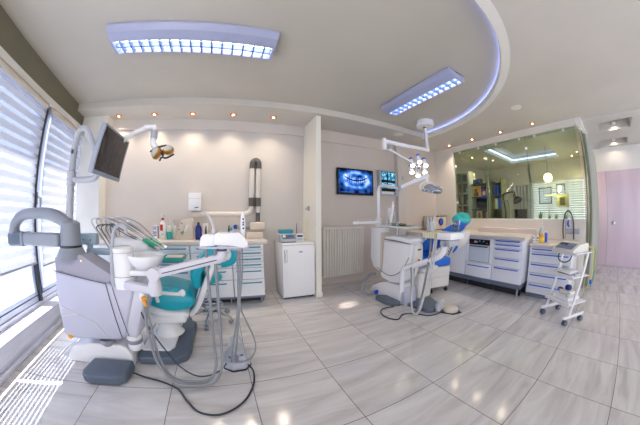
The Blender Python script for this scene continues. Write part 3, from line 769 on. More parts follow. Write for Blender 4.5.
bt = obj('bracket_tray', J(box((-.65, 2.28, .80), (-.45, 2.46, .805)), prism([(-.665, .845), (-.65, .80), (-.45, .80), (-.43, .845), (-.435, .845), (-.455, .805), (-.645, .805), (-.66, .845)], 'y', 2.27, 2.47), box((-.65, 2.27, .8), (-.45, 2.275, .845)), box((-.65, 2.465, .8), (-.45, 2.47, .845))), M['aqua'], U)
obj('tray_liner', box((-.64, 2.285, .806), (-.46, 2.46, .842), .01), M['beige'], bt)
obj('bracket_tray_arm', J(box((-.80, 2.33, .775), (-.50, 2.39, .799), .004), bar((-.80, 2.36, .78), (-.80, 2.36, .88), .016, 10)), M['lgrey'], U)

# ------------------------------------------------------------------ left chair
CH = thing('dental_chair', 'teal dental chair with white shell, behind the grey unit by the window', 'dental chair', (-.6, 2.3, 0), 'patient chairs')
obj('base_plate', prism([(-.89, 1.83), (-.86, 1.79), (-.52, 1.79), (-.44, 1.86), (-.42, 1.98), (-.42, 2.52), (-.50, 2.6), (-.90, 2.6)], 'z', 0, .075, .02, 3), M['slate'], CH)
obj('plate_cover', prism([(-.86, 1.90), (-.60, 1.89), (-.56, 1.96), (-.56, 2.5), (-.86, 2.5)], 'z', .076, .10, .01, 2), M['wwhite'], CH)
obj('pedestal', J(lathe([(.15, .101), (.12, .14), (.11, .20), (.13, .25), (.19, .30)], (-.66, 2.24, 0), 28), box((-.84, 2.06, .26), (-.44, 2.46, .345), .04, 3)), M['wwhite'], CH, smooth=60)
obj('seat_shell', pad([(-1.25, 2.28, .575), (-.95, 2.28, .48), (-.66, 2.28, .36), (-.46, 2.28, .335)], (0, 1, 0), [.17, .20, .215, .20], [.035, .045, .05, .045]), M['wwhite'], CH, smooth=60)
obj('seat', pad([(-1.60, 2.28, .735), (-1.30, 2.28, .685), (-1.0, 2.28, .62), (-.78, 2.28, .545), (-.58, 2.28, .495), (-.44, 2.28, .485)], (0, 1, 0), [.17, .19, .22, .245, .25, .235], [.05, .06, .075, .105, .12, .10], 6, 28, .5), M['teal'], CH, smooth=60)
obj('back_shell', pad([(-.40, 2.28, .30), (-.315, 2.28, .42), (-.225, 2.28, .62), (-.14, 2.28, .80), (-.03, 2.28, .96)], (0, 1, 0), [.10, .16, .22, .22, .17], [.03, .032, .035, .032, .028], 6, 24, .5), M['wwhite'], CH, smooth=60)
obj('backrest', pad([(-.305, 2.27, .635), (-.30, 2.27, .745), (-.215, 2.27, .855), (-.135, 2.27, .945), (-.06, 2.27, 1.005)], (0, 1, 0), [.20, .235, .235, .225, .17], [.05, .058, .055, .05, .045], 6, 28, .5), M['teal'], CH, smooth=60)
obj('headrest', pad([(.015, 2.27, 1.01), (.035, 2.27, 1.06), (.045, 2.27, 1.095)], (0, 1, 0), [.09, .11, .09], [.035, .04, .035], 6, 24, .6), M['teal'], CH, smooth=60)
obj('side_bolster', tube([(.0, 2.06, .985), (.045, 2.04, .95), (.055, 2.04, .89), (.02, 2.06, .83), (-.06, 2.10, .80)], [.022, .028, .03, .028, .022], 12, 5), M['teal'], CH)
obj('headrest_bar', sqbar((-.06, 2.28, .99), (.02, 2.28, 1.05), .06, .02, .005), M['chrome'], CH)
ar = obj('armrest', J(tube([(-.66, 1.99, .60), (-.56, 1.985, .59), (-.44, 1.98, .585)], [.018, .02, .022], 12, 4), ell((-.42, 1.98, .59), (.026, .024, .033)), tube([(-.66, 1.99, .60), (-.665, 2.0, .55), (-.665, 2.02, .50)], .018, 10, 4)), M['wwhite'], CH)
obj('armrest_pad', pad([(-.66, 1.99, .632), (-.56, 1.985, .622), (-.46, 1.98, .616)], (0, 1, 0), .03, .012), M['teal'], ar)

# ------------------------------------------------------------------ operator stool
def stool(x, y, label):
    t = thing('operator_stool', label, 'stool', (x, y, 0))
    for i in range(5):
        a = math.radians(-100 + 72 * i); c, s = math.cos(a), math.sin(a)
        lg = obj('leg', tube([(x + c * .03, y + s * .03, .135), (x + c * .13, y + s * .13, .115), (x + c * .265, y + s * .265, .075)], [.022, .018, .013], 10, 4), M['chrome'], t)
        obj('caster', J(bar((x + c * .265 - s * .022, y + s * .265 + c * .022, .028), (x + c * .265 - s * .006, y + s * .265 + c * .006, .028), .028, 14), bar((x + c * .265 + s * .006, y + s * .265 - c * .006, .028), (x + c * .265 + s * .022, y + s * .265 - c * .022, .028), .028, 14), bar((x + c * .265, y + s * .265, .03), (x + c * .265, y + s * .265, .08), .008, 8)), M['steel'], lg)
    obj('gas_lift', lathe([(.001, .10), (.05, .10), (.05, .15), (.028, .16), (.028, .32), (.018, .33), (.018, .485), (.001, .485)], (x, y, 0)), M['chrome'], t)
    obj('foot_ring', tube([(x + .15 * math.cos(a), y + .15 * math.sin(a), .2) for a in [i * PI / 8 for i in range(16)]], .009, 8, 2, closed=True), M['chrome'], t)
    obj('ring_spoke', J(*[bar((x + .025 * math.cos(a), y + .025 * math.sin(a), .2), (x + .148 * math.cos(a), y + .148 * math.sin(a), .2), .006, 8) for a in (0.4, 2.5, 4.6)]), M['chrome'], t)
    obj('seat', lathe([(.001, .485), (.13, .487), (.165, .505), (.178, .535), (.168, .565), (.12, .58), (.001, .583)], (x, y, 0), 28), M['teal'], t, smooth=60)
    return t
stool(-.26, 2.71, 'round teal operator stool on a chrome five-star base before the white drawers')

# ------------------------------------------------------------------ floor boxes and pedal by the left unit
FB = thing('floor_box', 'low slate grey box with rounded corners on the floor before the left unit', 'floor box', (-1.08, 1.60, 0))
obj('body', prism([(-1.29, 1.55), (-1.27, 1.50), (-1.20, 1.475), (-.96, 1.485), (-.90, 1.53), (-.89, 1.735), (-1.27, 1.735)], 'z', 0, .085, .022, 3), M['slate'], FB)
FP = thing('foot_pedal', 'light grey foot pedal with carry handle at the end of a dark looping cable', 'foot pedal', (-.03, 1.78, 0), 'foot controls')
obj('body', J(prism([(-.125, 1.70), (-.06, 1.645), (.05, 1.655), (.095, 1.72), (.085, 1.90), (-.03, 1.93), (-.115, 1.86)], 'z', .006, .075, .016, 3), prism([(-.10, .07), (.075, .07), (.05, .125), (-.02, .135), (-.07, .115)], 'y', 1.72, 1.88, .014, 3)), M['lgrey'], FP, smooth=50)
obj('pedal_plate', prism([(.0, 1.66), (.055, 1.665), (.065, 1.74), (.01, 1.74)], 'z', .075, .11, .008), M['lilac'], FP)
obj('carry_handle', tube([(-.06, 1.88, .11), (-.055, 1.90, .17), (-.02, 1.91, .19), (.03, 1.91, .185), (.05, 1.90, .12)], .012, 8, 5), M['lgrey'], FP)
obj('foot_pad', prism([(-.13, 1.70), (-.06, 1.64), (.05, 1.65), (.10, 1.72), (.09, 1.905), (-.03, 1.935), (-.12, 1.865)], 'z', 0, .008), M['dark'], FP)
for x, y, z in ((-.07, 1.722, .10), (-.02, 1.722, .105), (.03, 1.722, .108)): obj('button', bar((x, y, z), (x, y - .012, z + .006), .012, 10), M['slate'], FP)
obj('cable', tube([(.07, 1.66, .05), (.10, 1.60, .02), (.075, 1.44, .012), (-.02, 1.27, .012), (-.17, 1.18, .012), (-.31, 1.215, .012), (-.40, 1.33, .012), (-.48, 1.46, .012), (-.60, 1.54, .012), (-.75, 1.595, .014), (-.875, 1.63, .03)], .0075, 8, 7), M['cable'], FP)
# ------------------------------------------------------------------ cabinets
def cabinet(label, T, w, dep, z0, z1, rows, hm, group, doors=(), hinset=.05, foot=True, plinth=(.075, .105), hpos=.045, extra=None, name='drawer_cabinet', feet=None):
    """front at local y=0 facing -y; rows = drawer edges from the top down; T places it"""
    t = thing(name, label, 'cabinet', T @ V((w / 2, dep / 2, 0)), group)
    obj('carcass', box((0, .034, z0), (w, dep, z1), .004).move(T), M['cab'], t)
    if plinth:
        obj('plinth', box((.0, .03, plinth[0]), (w, dep - .02, z0), .003).move(T), M['plinth'], t)
        for x in (feet if feet is not None else (.05, w - .05)):
            for y in (.07, dep - .08):
                obj('foot', lathe([(.022, 0), (.024, .01), (.016, .02), (.016, plinth[0])], (x, y, 0), 12).move(T), M['steel'], t)
    if plinth: obj('shade_board', box((.012, .13, .0), (w - .012, .145, plinth[0])).move(T), M['dark'], t)  # dark board added for the deep shade under the cabinets
    for (a, b) in rows:
        d = obj('drawer', box((.005, 0, b + .004), (w - .005, .033, a - .004), .004).move(T), M['cab'], t)
        hz = a - min(hpos, (a - b) * .45); x0, x1 = hinset, w - hinset
        obj('handle', J(tube([(x0, -.001, hz), (x0, -.022, hz), (x0 + .012, -.03, hz), (x1 - .012, -.03, hz), (x1, -.022, hz), (x1, -.001, hz)], .008, 8, 1)).move(T), M[hm], d)
    for (xa, xb, a, b, side) in doors:
        d = obj('door', box((xa + .004, 0, b + .004), (xb - .004, .033, a - .004), .004).move(T), M['cab'], t)
        hz = a - .06; x0 = xb - .17 if side > 0 else xa + .05
        if side: obj('handle', tube([(x0, -.001, hz), (x0, -.03, hz), (x0 + .12, -.03, hz), (x0 + .12, -.001, hz)], .0065, 8, 1).move(T), M[hm], d)
    return t

YF = 3.17
def TB(x): return Matrix.Translation((x, YF, 0))
zs = [.848, .768, .686, .604, .525, .362, .113]
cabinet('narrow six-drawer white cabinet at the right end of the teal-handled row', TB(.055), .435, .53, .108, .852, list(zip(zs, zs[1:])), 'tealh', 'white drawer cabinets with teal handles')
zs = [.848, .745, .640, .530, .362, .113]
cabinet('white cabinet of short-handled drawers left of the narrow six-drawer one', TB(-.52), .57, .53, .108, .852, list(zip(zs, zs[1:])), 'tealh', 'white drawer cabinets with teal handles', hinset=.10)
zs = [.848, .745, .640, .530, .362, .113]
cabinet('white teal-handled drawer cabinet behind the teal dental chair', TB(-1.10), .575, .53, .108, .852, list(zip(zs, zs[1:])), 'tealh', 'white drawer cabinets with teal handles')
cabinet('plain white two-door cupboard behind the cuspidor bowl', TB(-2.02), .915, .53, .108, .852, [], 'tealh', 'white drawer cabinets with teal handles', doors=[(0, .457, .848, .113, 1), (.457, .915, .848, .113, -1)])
single('worktop', J(box((-2.04, 3.14, .854), (.545, YB - .002, .90), .006), box((-2.04, YB - .02, .90), (.30, YB - .002, .985), .004)), M['worktop'], 'long cream worktop over the teal-handled cabinets on the back wall', 'worktop')

def bottle(x, y, z, prof, m, label, parts=(), group='bottles and packs on the back worktop', name='bottle', cat='bottle'):
    t = thing(name, label, cat, (x, y, z), group)
    obj('body', lathe(prof, (x, y, z), 18), M[m] if isinstance(m, str) else m, t, smooth=50)
    for nm, g, mm in parts: obj(nm, g, M[mm], t)
    return t
zc = .901
# box with blue print
t = thing('product_box', 'small white box with blue bands, leftmost pack on the back worktop', 'box', (-1.07, 3.42, zc), 'bottles and packs on the back worktop')
obj('carton', box((-1.10, 3.39, zc), (-1.03, 3.46, zc + .20), .003), M['paper'], t)
for z in (.05, .075, .10, .145, .17): obj('printed_band', box((-1.098, 3.3885, zc + z), (-1.045, 3.3895, zc + z + .012)), M['blueh'], t)
obj('printed_side', box((-1.0305, 3.395, zc + .01), (-1.0295, 3.455, zc + .19)), M['deep'], t)
# spray bottle
x, y = -.955, 3.42
bottle(x, y, zc, [(.001, 0), (.042, .002), (.045, .02), (.045, .19), (.035, .235), (.016, .26), (.016, .275), (.001, .275)], 'paper', 'tall white spray bottle with red collar and red label', [
    ('collar', lathe([(.018, .272), (.02, .275), (.02, .30), (.016, .303)], (x, y, zc), 14), 'red'),
    ('spray_head', J(box((x - .018, y - .03, zc + .303), (x + .018, y + .02, zc + .345), .008), box((x - .008, y - .055, zc + .325), (x + .008, y - .028, zc + .34), .003)), 'paper'),
    ('label_panel', J(cbox((x - .008, y - .0455, zc + .17), (.042, .003, .085), .001)), 'red'),
    ('printed_text', J(cbox((x + .006, y - .0462, zc + .075), (.035, .002, .006)), ), 'red')])
for i, (x, lab, liq) in enumerate(((-.868, 'clear pump bottle with aqua liquid beside the red-labelled spray', 'aqua'), (-.80, 'clear empty pump bottle partly behind the beige rack', 'clear'))):
    y = 3.44 + .05 * i
    bottle(x, y, zc, [(.001, 0), (.038, .002), (.04, .015), (.04, .15), (.026, .185), (.014, .20), (.001, .20)], 'clear', lab, [
        ('liquid', lathe([(.0402, .004), (.0412, .01), (.0412, .105 if i == 0 else .03), (.0402, .11 if i == 0 else .034)], (x, y, zc), 18), liq),
        ('pump', J(lathe([(.016, .20), (.016, .225), (.006, .23), (.006, .255)], (x, y, zc), 12), box((x - .022, y - .012, zc + .252), (x + .012, y + .012, zc + .268), .004)), 'lgrey')])
# beige slanted dispenser rack
t = thing('glove_dispenser', 'beige slanted box dispenser with a green leaf mark on the back worktop', 'dispenser', (-.62, 3.42, zc), 'bottles and packs on the back worktop')
obj('body', prism([(-.75, zc), (-.745, zc + .06), (-.66, zc + .27), (-.52, zc + .30), (-.50, zc + .27), (-.50, zc)], 'y', 3.38, 3.50, .008), M['beige'], t)
obj('front_cup', tube([(-.60, 3.375, zc + .11), (-.585, 3.372, zc + .15), (-.565, 3.374, zc + .20)], .028, 12, 3), M['plast'], t)
obj('leaf_mark', J(ell((-.665, 3.378, zc + .098), (.02, .004, .018)), ell((-.645, 3.378, zc + .108), (.015, .004, .018)), ell((-.655, 3.378, zc + .083), (.016, .004, .014))), M['leaf'], t)
obj('base_lip', box((-.752, 3.365, zc), (-.50, 3.38, zc + .035), .004), M['beige'], t)
for x, z in ((-.70, .14), (-.66, .225)): obj('screw', bar((x, 3.381, zc + z), (x, 3.376, zc + z), .009, 10), M['dark'], t)
x, y = -.42, 3.40
bottle(x, y, zc, [(.001, 0), (.048, .002), (.05, .015), (.05, .15), (.04, .19), (.018, .205), (.001, .205)], 'deep', 'deep blue bottle between the beige dispenser and a white tube', [
    ('cap', lathe([(.02, .203), (.02, .24), (.001, .241)], (x, y, zc), 14), 'dark')])
t = thing('cream_tube', 'white squeeze tube standing on its cap right of the deep blue bottle', 'tube', (-.32, 3.43, zc), 'bottles and packs on the back worktop')
obj('body', prism([(-.345, zc + .03), (-.295, zc + .03), (-.28, zc + .225), (-.36, zc + .225)], 'y', 3.41, 3.45, .010), M['plast'], t)
obj('cap', lathe([(.024, 0), (.024, .032), (.001, .033)], (-.32, 3.43, zc), 14), M['paper'], t)
single('storage_box', box((.285, 3.40, zc), (.525, 3.60, zc + .085), .008), M['beige'], 'flat beige box at the right end of the back worktop', 'box')
# suction separator hanging under the dark coupling
t = thing('suction_separator', 'rounded cream housing under the duct, over the right end of the back worktop', 'suction unit', (.48, 3.66, 1.0))
obj('housing', box((.355, 3.60, 1.005), (.60, 3.72, 1.135), .035, 3), M['beige'], t)
obj('nozzle', bar((.29, 3.66, 1.055), (.36, 3.66, 1.055), .032, 14), M['grey'], t)
obj('side_hose', bar((.14, 3.66, 1.055), (.292, 3.66, 1.055), .022, 12), M['lgrey'], t)

# wall dispenser
t = thing('soap_dispenser', 'white rectangular dispenser on the back wall above the bottles', 'dispenser', (-.5, 3.66, 1.27))
obj('housing', box((-.605, 3.60, 1.306), (-.405, YB - .001, 1.575), .012), M['wwhite'], t)
obj('lid_line', box((-.604, 3.597, 1.485), (-.406, 3.6005, 1.489)), M['lgrey'], t)
obj('spout', bar((-.57, 3.615, 1.29), (-.57, 3.615, 1.31), .012), M['plast'], t)
obj('printed_mark', box((-.50, 3.5975, 1.35), (-.44, 3.6005, 1.362)), M['dark'], t)
# duct
t = thing('duct_pipe', 'white duct pipe along the back wall with a dark U-bend at the top', 'duct', (.42, 3.66, 1.1))
yp = 3.665
obj('horizontal_pipe', tube([(-.545, yp, 1.253), (-.2, yp, 1.253), (.22, yp, 1.253), (.30, yp, 1.262), (.36, yp, 1.30), (.385, yp, 1.37)], .042, 16, 5), M['pipe'], t)
obj('left_riser', bar((.385, yp, 1.36), (.385, yp, 2.03), .04, 16), M['pipe'], t)
obj('right_riser', bar((.485, yp, 1.28), (.485, yp, 2.03), .04, 16), M['pipe'], t)
obj('u_bend', tube([(.385, yp, 1.97), (.385, yp, 2.03), (.392, yp, 2.075), (.435, yp, 2.105), (.478, yp, 2.075), (.485, yp, 2.03), (.485, yp, 1.97)], .046, 16, 6), M['coup'], t)
for x in (.385, .485): obj('coupling', bar((x, yp, 1.375), (x, yp, 1.51), .047, 16), M['coup'], t)
obj('lower_coupling', bar((.485, yp, 1.137), (.485, yp, 1.285), .032, 14), M['coup'], t)

# ------------------------------------------------------------------ fridge
t = thing('refrigerator', 'small white refrigerator against the bright wall pier', 'refrigerator', (1.0, 3.4, 0))
obj('cabinet_body', box((.757, 3.225, .02), (1.245, 3.70, .815), .006), M['wwhite'], t)
obj('top', box((.752, 3.20, .815), (1.25, 3.70, .842), .008), M['wwhite'], t)
d = obj('door', box((.757, 3.178, .045), (1.247, 3.222, .812), .008), M['wwhite'], t)
obj('handle', tube([(.80, 3.178, .755), (.80, 3.150, .74), (.805, 3.148, .66), (.80, 3.150, .58), (.80, 3.178, .565)], .011, 10, 4), M['wwhite'], d)
obj('handle_recess', box((.785, 3.1765, .57), (.83, 3.1785, .75), .0), M['lgrey'], d)
obj('badge', box((1.005, 3.1765, .705), (1.055, 3.1785, .725)), M['grey'], d)
obj('kick', box((.765, 3.235, 0), (1.24, 3.69, .03)), M['dark'], t)
obj('door_seal', box((.765, 3.221, .05), (1.24, 3.2255, .81)), M['seam'], t)
# machine with teal lid
zt = .843
t = thing('sealing_machine', 'small machine with a teal lid on top of the refrigerator', 'appliance', (.87, 3.36, zt), 'devices on the refrigerator')
obj('base', prism([(3.27, zt + .012), (3.275, zt + .06), (3.34, zt + .115), (3.46, zt + .12), (3.46, zt + .012)], 'x', .77, .99, .008), M['lgrey'], t)
obj('feet', box((.775, 3.275, zt), (.985, 3.455, zt + .014)), M['dark'], t)
obj('control_panel', prism([(3.273, zt + .055), (3.272, zt + .058), (3.335, zt + .112), (3.338, zt + .108)], 'x', .785, .975), M['slate'], t)
obj('dial', lathe([(.024, 0), (.022, .012), (.001, .013)], (.82, 3.30, zt + .087), 16, toward((0, -.66, .75))), M['paper'], t)
obj('key', cbox((.90, 3.298, zt + .087), (.03, .008, .03), .004), M['bcap'], t)
obj('lid', J(box((.765, 3.33, zt + .12), (.97, 3.47, zt + .185), .012)), M['tealh'], t)
obj('lid_frame', box((.755, 3.325, zt + .112), (.985, 3.475, zt + .125), .004), M['paper'], t)
# little radio
t = thing('desk_radio', 'little white box with antenna beside the teal-lidded machine', 'radio', (1.08, 3.38, zt), 'devices on the refrigerator')
obj('case', box((1.02, 3.35, zt), (1.13, 3.43, zt + .115), .006), M['paper'], t)
obj('display', box((1.035, 3.3485, zt + .07), (1.118, 3.3505, zt + .10)), M['deep'], t)
obj('grille', box((1.035, 3.3485, zt + .015), (1.118, 3.3505, zt + .055)), M['lgrey'], t)
obj('antenna', tube([(1.045, 3.42, zt + .11), (1.045, 3.42, zt + .20), (1.045, 3.42, zt + .275)], [.005, .0055, .003], 8, 2), M['dark'], t)
pl = thing('green_sprig', 'tiny green sprig between the two devices on the refrigerator', 'plant', (1.0, 3.42, zt), None)
obj('leaves', J(*[ell((1.003 + .011 * math.cos(i * 2.3), 3.40 + .012 * math.sin(i * 2.3), zt + .055 + .009 * i), (.010, .010, .014)) for i in range(6)]), M['leaf'], pl)
obj('pot', lathe([(.012, 0), (.016, .05), (.001, .051)], (1.003, 3.40, zt), 12), M['paper'], pl)
# switch on the fin
t = thing('wall_socket', 'small grey socket with plug on the bright wall pier above the refrigerator', 'socket', (1.25, 3.45, 1.30))
obj('plate', box((1.245, 3.41, 1.305), (1.2555, 3.485, 1.38), .004), M['grey'], t)
obj('plug', J(cbox((1.235, 3.45, 1.345), (.03, .04, .04), .008), tube([(1.225, 3.455, 1.345), (1.215, 3.47, 1.335), (1.225, 3.485, 1.32)], .008, 8, 3)), M['lgrey'], t)
obj('conduit', box((1.250, 3.455, .85), (1.2558, 3.475, 1.305), .002), M['fin'], t)

# ------------------------------------------------------------------ radiator
t = thing('radiator', 'white ribbed panel radiator on the alcove wall under the x-ray screen', 'radiator', (1.98, 3.62, .15))
x0, x1, z0, z1 = 1.565, 2.375, .165, 1.03
g = G()
n = 16; pitch = (x1 - x0) / n
for i in range(n):
    a = x0 + i * pitch
    g.join(prism([(a + .010, 3.615), (a + .016, 3.592), (a + pitch - .010, 3.592), (a + pitch - .004, 3.615)], 'z', z0 + .02, z1 - .03, 0))
g.join(box((x0, 3.594, z0), (x1, 3.62, z0 + .022), .004)).join(box((x0, 3.594, z1 - .035), (x1, 3.62, z1 - .012), .004))
obj('ribbed_panel', g, M['radiator'], t)
obj('panel_sheet', box((x0, 3.615, z0), (x1, 3.63, z1 - .012)), M['radback'], t)
obj('top_grille', box((x0, 3.597, z1 - .015), (x1, 3.70, z1), .004), M['radiator'], t)
obj('back_panel', box((x0 + .01, 3.67, z0), (x1 - .01, 3.69, z1 - .02), .004), M['radiator'], t)
obj('side_cover', J(box((x0 - .002, 3.60, z0), (x0 + .006, 3.695, z1 - .002), .002)), M['radiator'], t)
obj('side_cover', J(box((x1 - .006, 3.60, z0), (x1 + .002, 3.695, z1 - .002), .002)), M['radiator'], t)
for x in (1.75, 2.2): obj('wall_mount', box((x, 3.688, .3), (x + .03, YB - .002, .95)), M['steel'], t)
# TV
t = thing('wall_television', 'black wall television showing a blue jaw x-ray', 'television', (2.26, 3.68, 1.6))
obj('housing', box((1.865, 3.66, 1.60), (2.645, 3.70, 2.085), .006), M['black'], t)
obj('screen', box((1.89, 3.6585, 1.635), (2.62, 3.6605, 2.06)), xray_material(1.89, 2.62, 1.635, 2.06), t, smooth=0)
obj('caption_strip', box((1.93, 3.6572, 1.645), (2.20, 3.6582, 1.66)), M['bcap'], t)
obj('wall_mount', box((2.1, 3.70, 1.75), (2.4, YB, 1.95)), M['dark'], t)
# light box
t = thing('film_viewer', 'pale box on the wall with four glowing blue dental films', 'light box', (3.02, 3.66, 1.62))
obj('housing', box((2.775, 3.63, 1.615), (3.25, YB, 2.125), .012), M['lgrey'], t)
obj('viewing_panel', box((2.82, 3.6285, 1.70), (3.185, 3.631, 2.095)), M['black'], t)
for (a, b, c, d) in ((2.83, 2.965, 1.925, 2.085), (2.995, 3.175, 1.925, 2.085), (2.83, 2.965, 1.755, 1.875), (2.995, 3.175, 1.755, 1.875)):
    obj('film', box((a, 3.627, c), (b, 3.629, d)), M['film'], t, smooth=0)
obj('lower_strip', box((2.82, 3.6265, 1.645), (3.13, 3.631, 1.69), .003), M['paper'], t)
obj('switch', cbox((3.165, 3.628, 1.665), (.035, .01, .03), .004), M['bcap'], t)
single('wall_switch', J(cbox((3.395, YB - .096, 2.0), (.05, .012, .08), .004)), M['lgrey'], 'small switch on the narrow pilaster right of the film viewer', 'switch')
# ------------------------------------------------------------------ right dental unit (its side faces the room, chair behind it)
W = thing('dental_unit', 'white dental unit with rounded lid under the x-ray screen, blue chair behind', 'dental unit', (2.25, 2.55, 0), 'dental treatment units')
obj('base_cover', prism([(3.02, 0), (3.04, .05), (2.96, .12), (2.78, .21), (2.60, .265), (2.36, .285), (2.30, .27), (2.285, 0)], 'x', 2.14, 2.40, .02, 3), M['wwhite'], W, smooth=50)
obj('base_front', prism([(2.285, 0), (2.285, .24), (2.25, .255), (2.20, 0)], 'x', 2.16, 2.38, .008), M['lilac'], W)
body = [(2.67, .88), (2.69, .45), (2.74, .37), (2.70, .31), (2.50, .285), (2.30, .31), (2.17, .385), (2.12, .50), (2.09, .70), (2.075, .875)]
cb = obj('console', prism(body, 'x', 2.10, 2.29, .03, 3), M['wwhite'], W, smooth=50)
obj('seam_line', tube([(2.093, 2.80, .455), (2.093, 2.66, .41), (2.093, 2.52, .385), (2.093, 2.38, .42), (2.094, 2.24, .52), (2.094, 2.12, .70)], .004, 6, 5), M['seam'], cb)
obj('lid', pad([(2.21, 2.60, .915), (2.21, 2.4, .92), (2.21, 2.12, .90)], (1, 0, 0), [.125, .132, .128], [.03, .035, .035], 5, 24, .6), M['wwhite'], W, smooth=60)
obj('lid_gap', J(tube([(2.089, 2.64, .892), (2.084, 2.4, .886), (2.086, 2.10, .872)], .004, 6, 3)), M['seam'], W)
bn = obj('basin_recess', ell((2.21, 2.40, .945), (.085, .14, .016), e=.7), M['lgrey'], W, smooth=60)
obj('water_spout', tube([(2.22, 2.50, .94), (2.22, 2.50, 1.0), (2.22, 2.49, 1.05), (2.22, 2.51, 1.09), (2.22, 2.49, 1.13), (2.22, 2.46, 1.12)], [.016, .012, .011, .012, .011, .01], 10, 5), M['wwhite'], W)
# control face toward the camera end
obj('control_face', box((2.12, 2.045, .60), (2.275, 2.085, .86), .012), M['plast'], W)
obj('warning_mark', box((2.18, 2.0425, .655), (2.22, 2.046, .675)), M['red'], W)
obj('display_slot', box((2.17, 2.0425, .79), (2.24, 2.046, .805)), M['dark'], W)
# side column to the wall side
sc = obj('side_column', prism([(2.99, 1.05), (2.985, .56), (2.90, .44), (2.76, .40), (2.745, .50), (2.745, 1.05)], 'x', 2.10, 2.28, .015, 2), M['wwhite'], W, smooth=50)
obj('column_flank', box((2.10, 2.70, .46), (2.24, 2.745, .98), .01), M['beige'], W)
obj('pole', tube([(2.2, 2.92, 1.05), (2.2, 2.92, 1.3), (2.2, 2.92, 1.58), (2.2, 2.905, 1.645), (2.2, 2.87, 1.672), (2.205, 2.80, 1.675), (2.21, 2.62, 1.645), (2.22, 2.45, 1.60)], [.028, .028, .027, .027, .026, .024, .023, .022], 12, 5), M['wwhite'], W)
obj('pole_collar', lathe([(.042, 1.05), (.046, 1.06), (.046, 1.18), (.04, 1.19)], (2.2, 2.92, 0)), M['plast'], W)
obj('arm_joint', J(bar((2.22, 2.43, 1.56), (2.22, 2.43, 1.64), .028, 12)), M['lgrey'], W)
obj('lamp_arm', tube([(2.225, 2.42, 1.62), (2.36, 2.30, 1.69), (2.50, 2.19, 1.765)], [.025, .027, .03], 12, 3), M['wwhite'], W)
obj('lamp_yoke', J(ell((2.51, 2.18, 1.77), (.04, .04, .045)), bar((2.51, 2.18, 1.68), (2.51, 2.18, 1.77), .024, 12), tube([(2.46, 2.26, 1.59), (2.47, 2.27, 1.65), (2.50, 2.20, 1.69), (2.53, 2.10, 1.66), (2.54, 2.03, 1.60)], .013, 10, 5)), M['wwhite'], W)
lh = obj('lamp_head', J(ell((2.53, 2.09, 1.575), (.11, .15, .05), e=.8, R=Matrix.Rotation(.25, 3, 'X')), cbox((2.50, 2.13, 1.62), (.07, .10, .05), .02)), M['steel'], W, smooth=60)
for i in range(7):
    a = i * 2 * PI / 7
    obj('lamp_cell', ell((2.47 + .05 * math.cos(a), 2.12 + .085 * math.sin(a), 1.555 + .02 * math.sin(a)), (.028, .032, .02)), M['louvre' if i % 2 else 'chrome'], lh)
obj('lamp_handle', tube([(2.52, 1.99, 1.58), (2.50, 1.95, 1.60), (2.48, 1.96, 1.56)], .01, 8, 4), M['lgrey'], lh)
# screen seen nearly edge on, with bracket
sR = Matrix.Rotation(.16, 3, 'X')
mo = obj('monitor', cbox((2.235, 2.63, 1.25), (.24, .04, .26), .012, R=Rz(.85) @ sR), M['plast'], W)
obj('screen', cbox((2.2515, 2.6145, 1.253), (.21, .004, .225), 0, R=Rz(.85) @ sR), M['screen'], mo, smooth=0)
obj('monitor_bracket', J(bar((2.24, 2.68, 1.16), (2.24, 2.68, 1.33), .04, 12), ell((2.235, 2.66, 1.29), (.03, .03, .05)), tube([(2.27, 2.64, 1.30), (2.25, 2.62, 1.36), (2.24, 2.62, 1.43)], .012, 8, 4), tube([(2.28, 2.64, 1.26), (2.24, 2.60, 1.23), (2.21, 2.56, 1.25)], .010, 8, 4)), M['wwhite'], W)
# instrument shelf and assistant's arm
sh = obj('instrument_shelf', prism([(2.78, 1.075), (2.77, 1.09), (2.22, 1.075), (2.16, 1.06), (2.22, 1.05)], 'x', 2.13, 2.40, .004), M['plast'], W)
obj('shelf_mat', box((2.15, 2.30, 1.0795), (2.38, 2.62, 1.086), .002), M['tealh'], sh)
obj('shelf_item', ell((2.25, 2.42, 1.105), (.06, .055, .022)), M['amber'], sh)
obj('shelf_item', ell((2.22, 2.56, 1.105), (.04, .05, .024)), M['grey'], sh)
obj('cup', lathe([(.026, 0), (.032, .08), (.030, .082), (.024, .01)], (2.2, 2.70, 1.086), 14), M['clear'], sh)
obj('shelf_stay', bar((2.2, 2.88, 1.07), (2.2, 2.76, 1.07), .022, 10), M['wwhite'], W)
obj('assistant_arm', J(tube([(2.2, 2.90, 1.12), (2.0, 2.92, 1.12), (1.77, 2.93, 1.122)], [.026, .026, .025], 12, 3), ell((1.765, 2.93, 1.122), (.025, .025, .025))), M['wwhite'], W)
obj('arm_rest_plate', box((1.83, 2.90, 1.158), (2.12, 2.98, 1.17), .004), M['beige'], W)
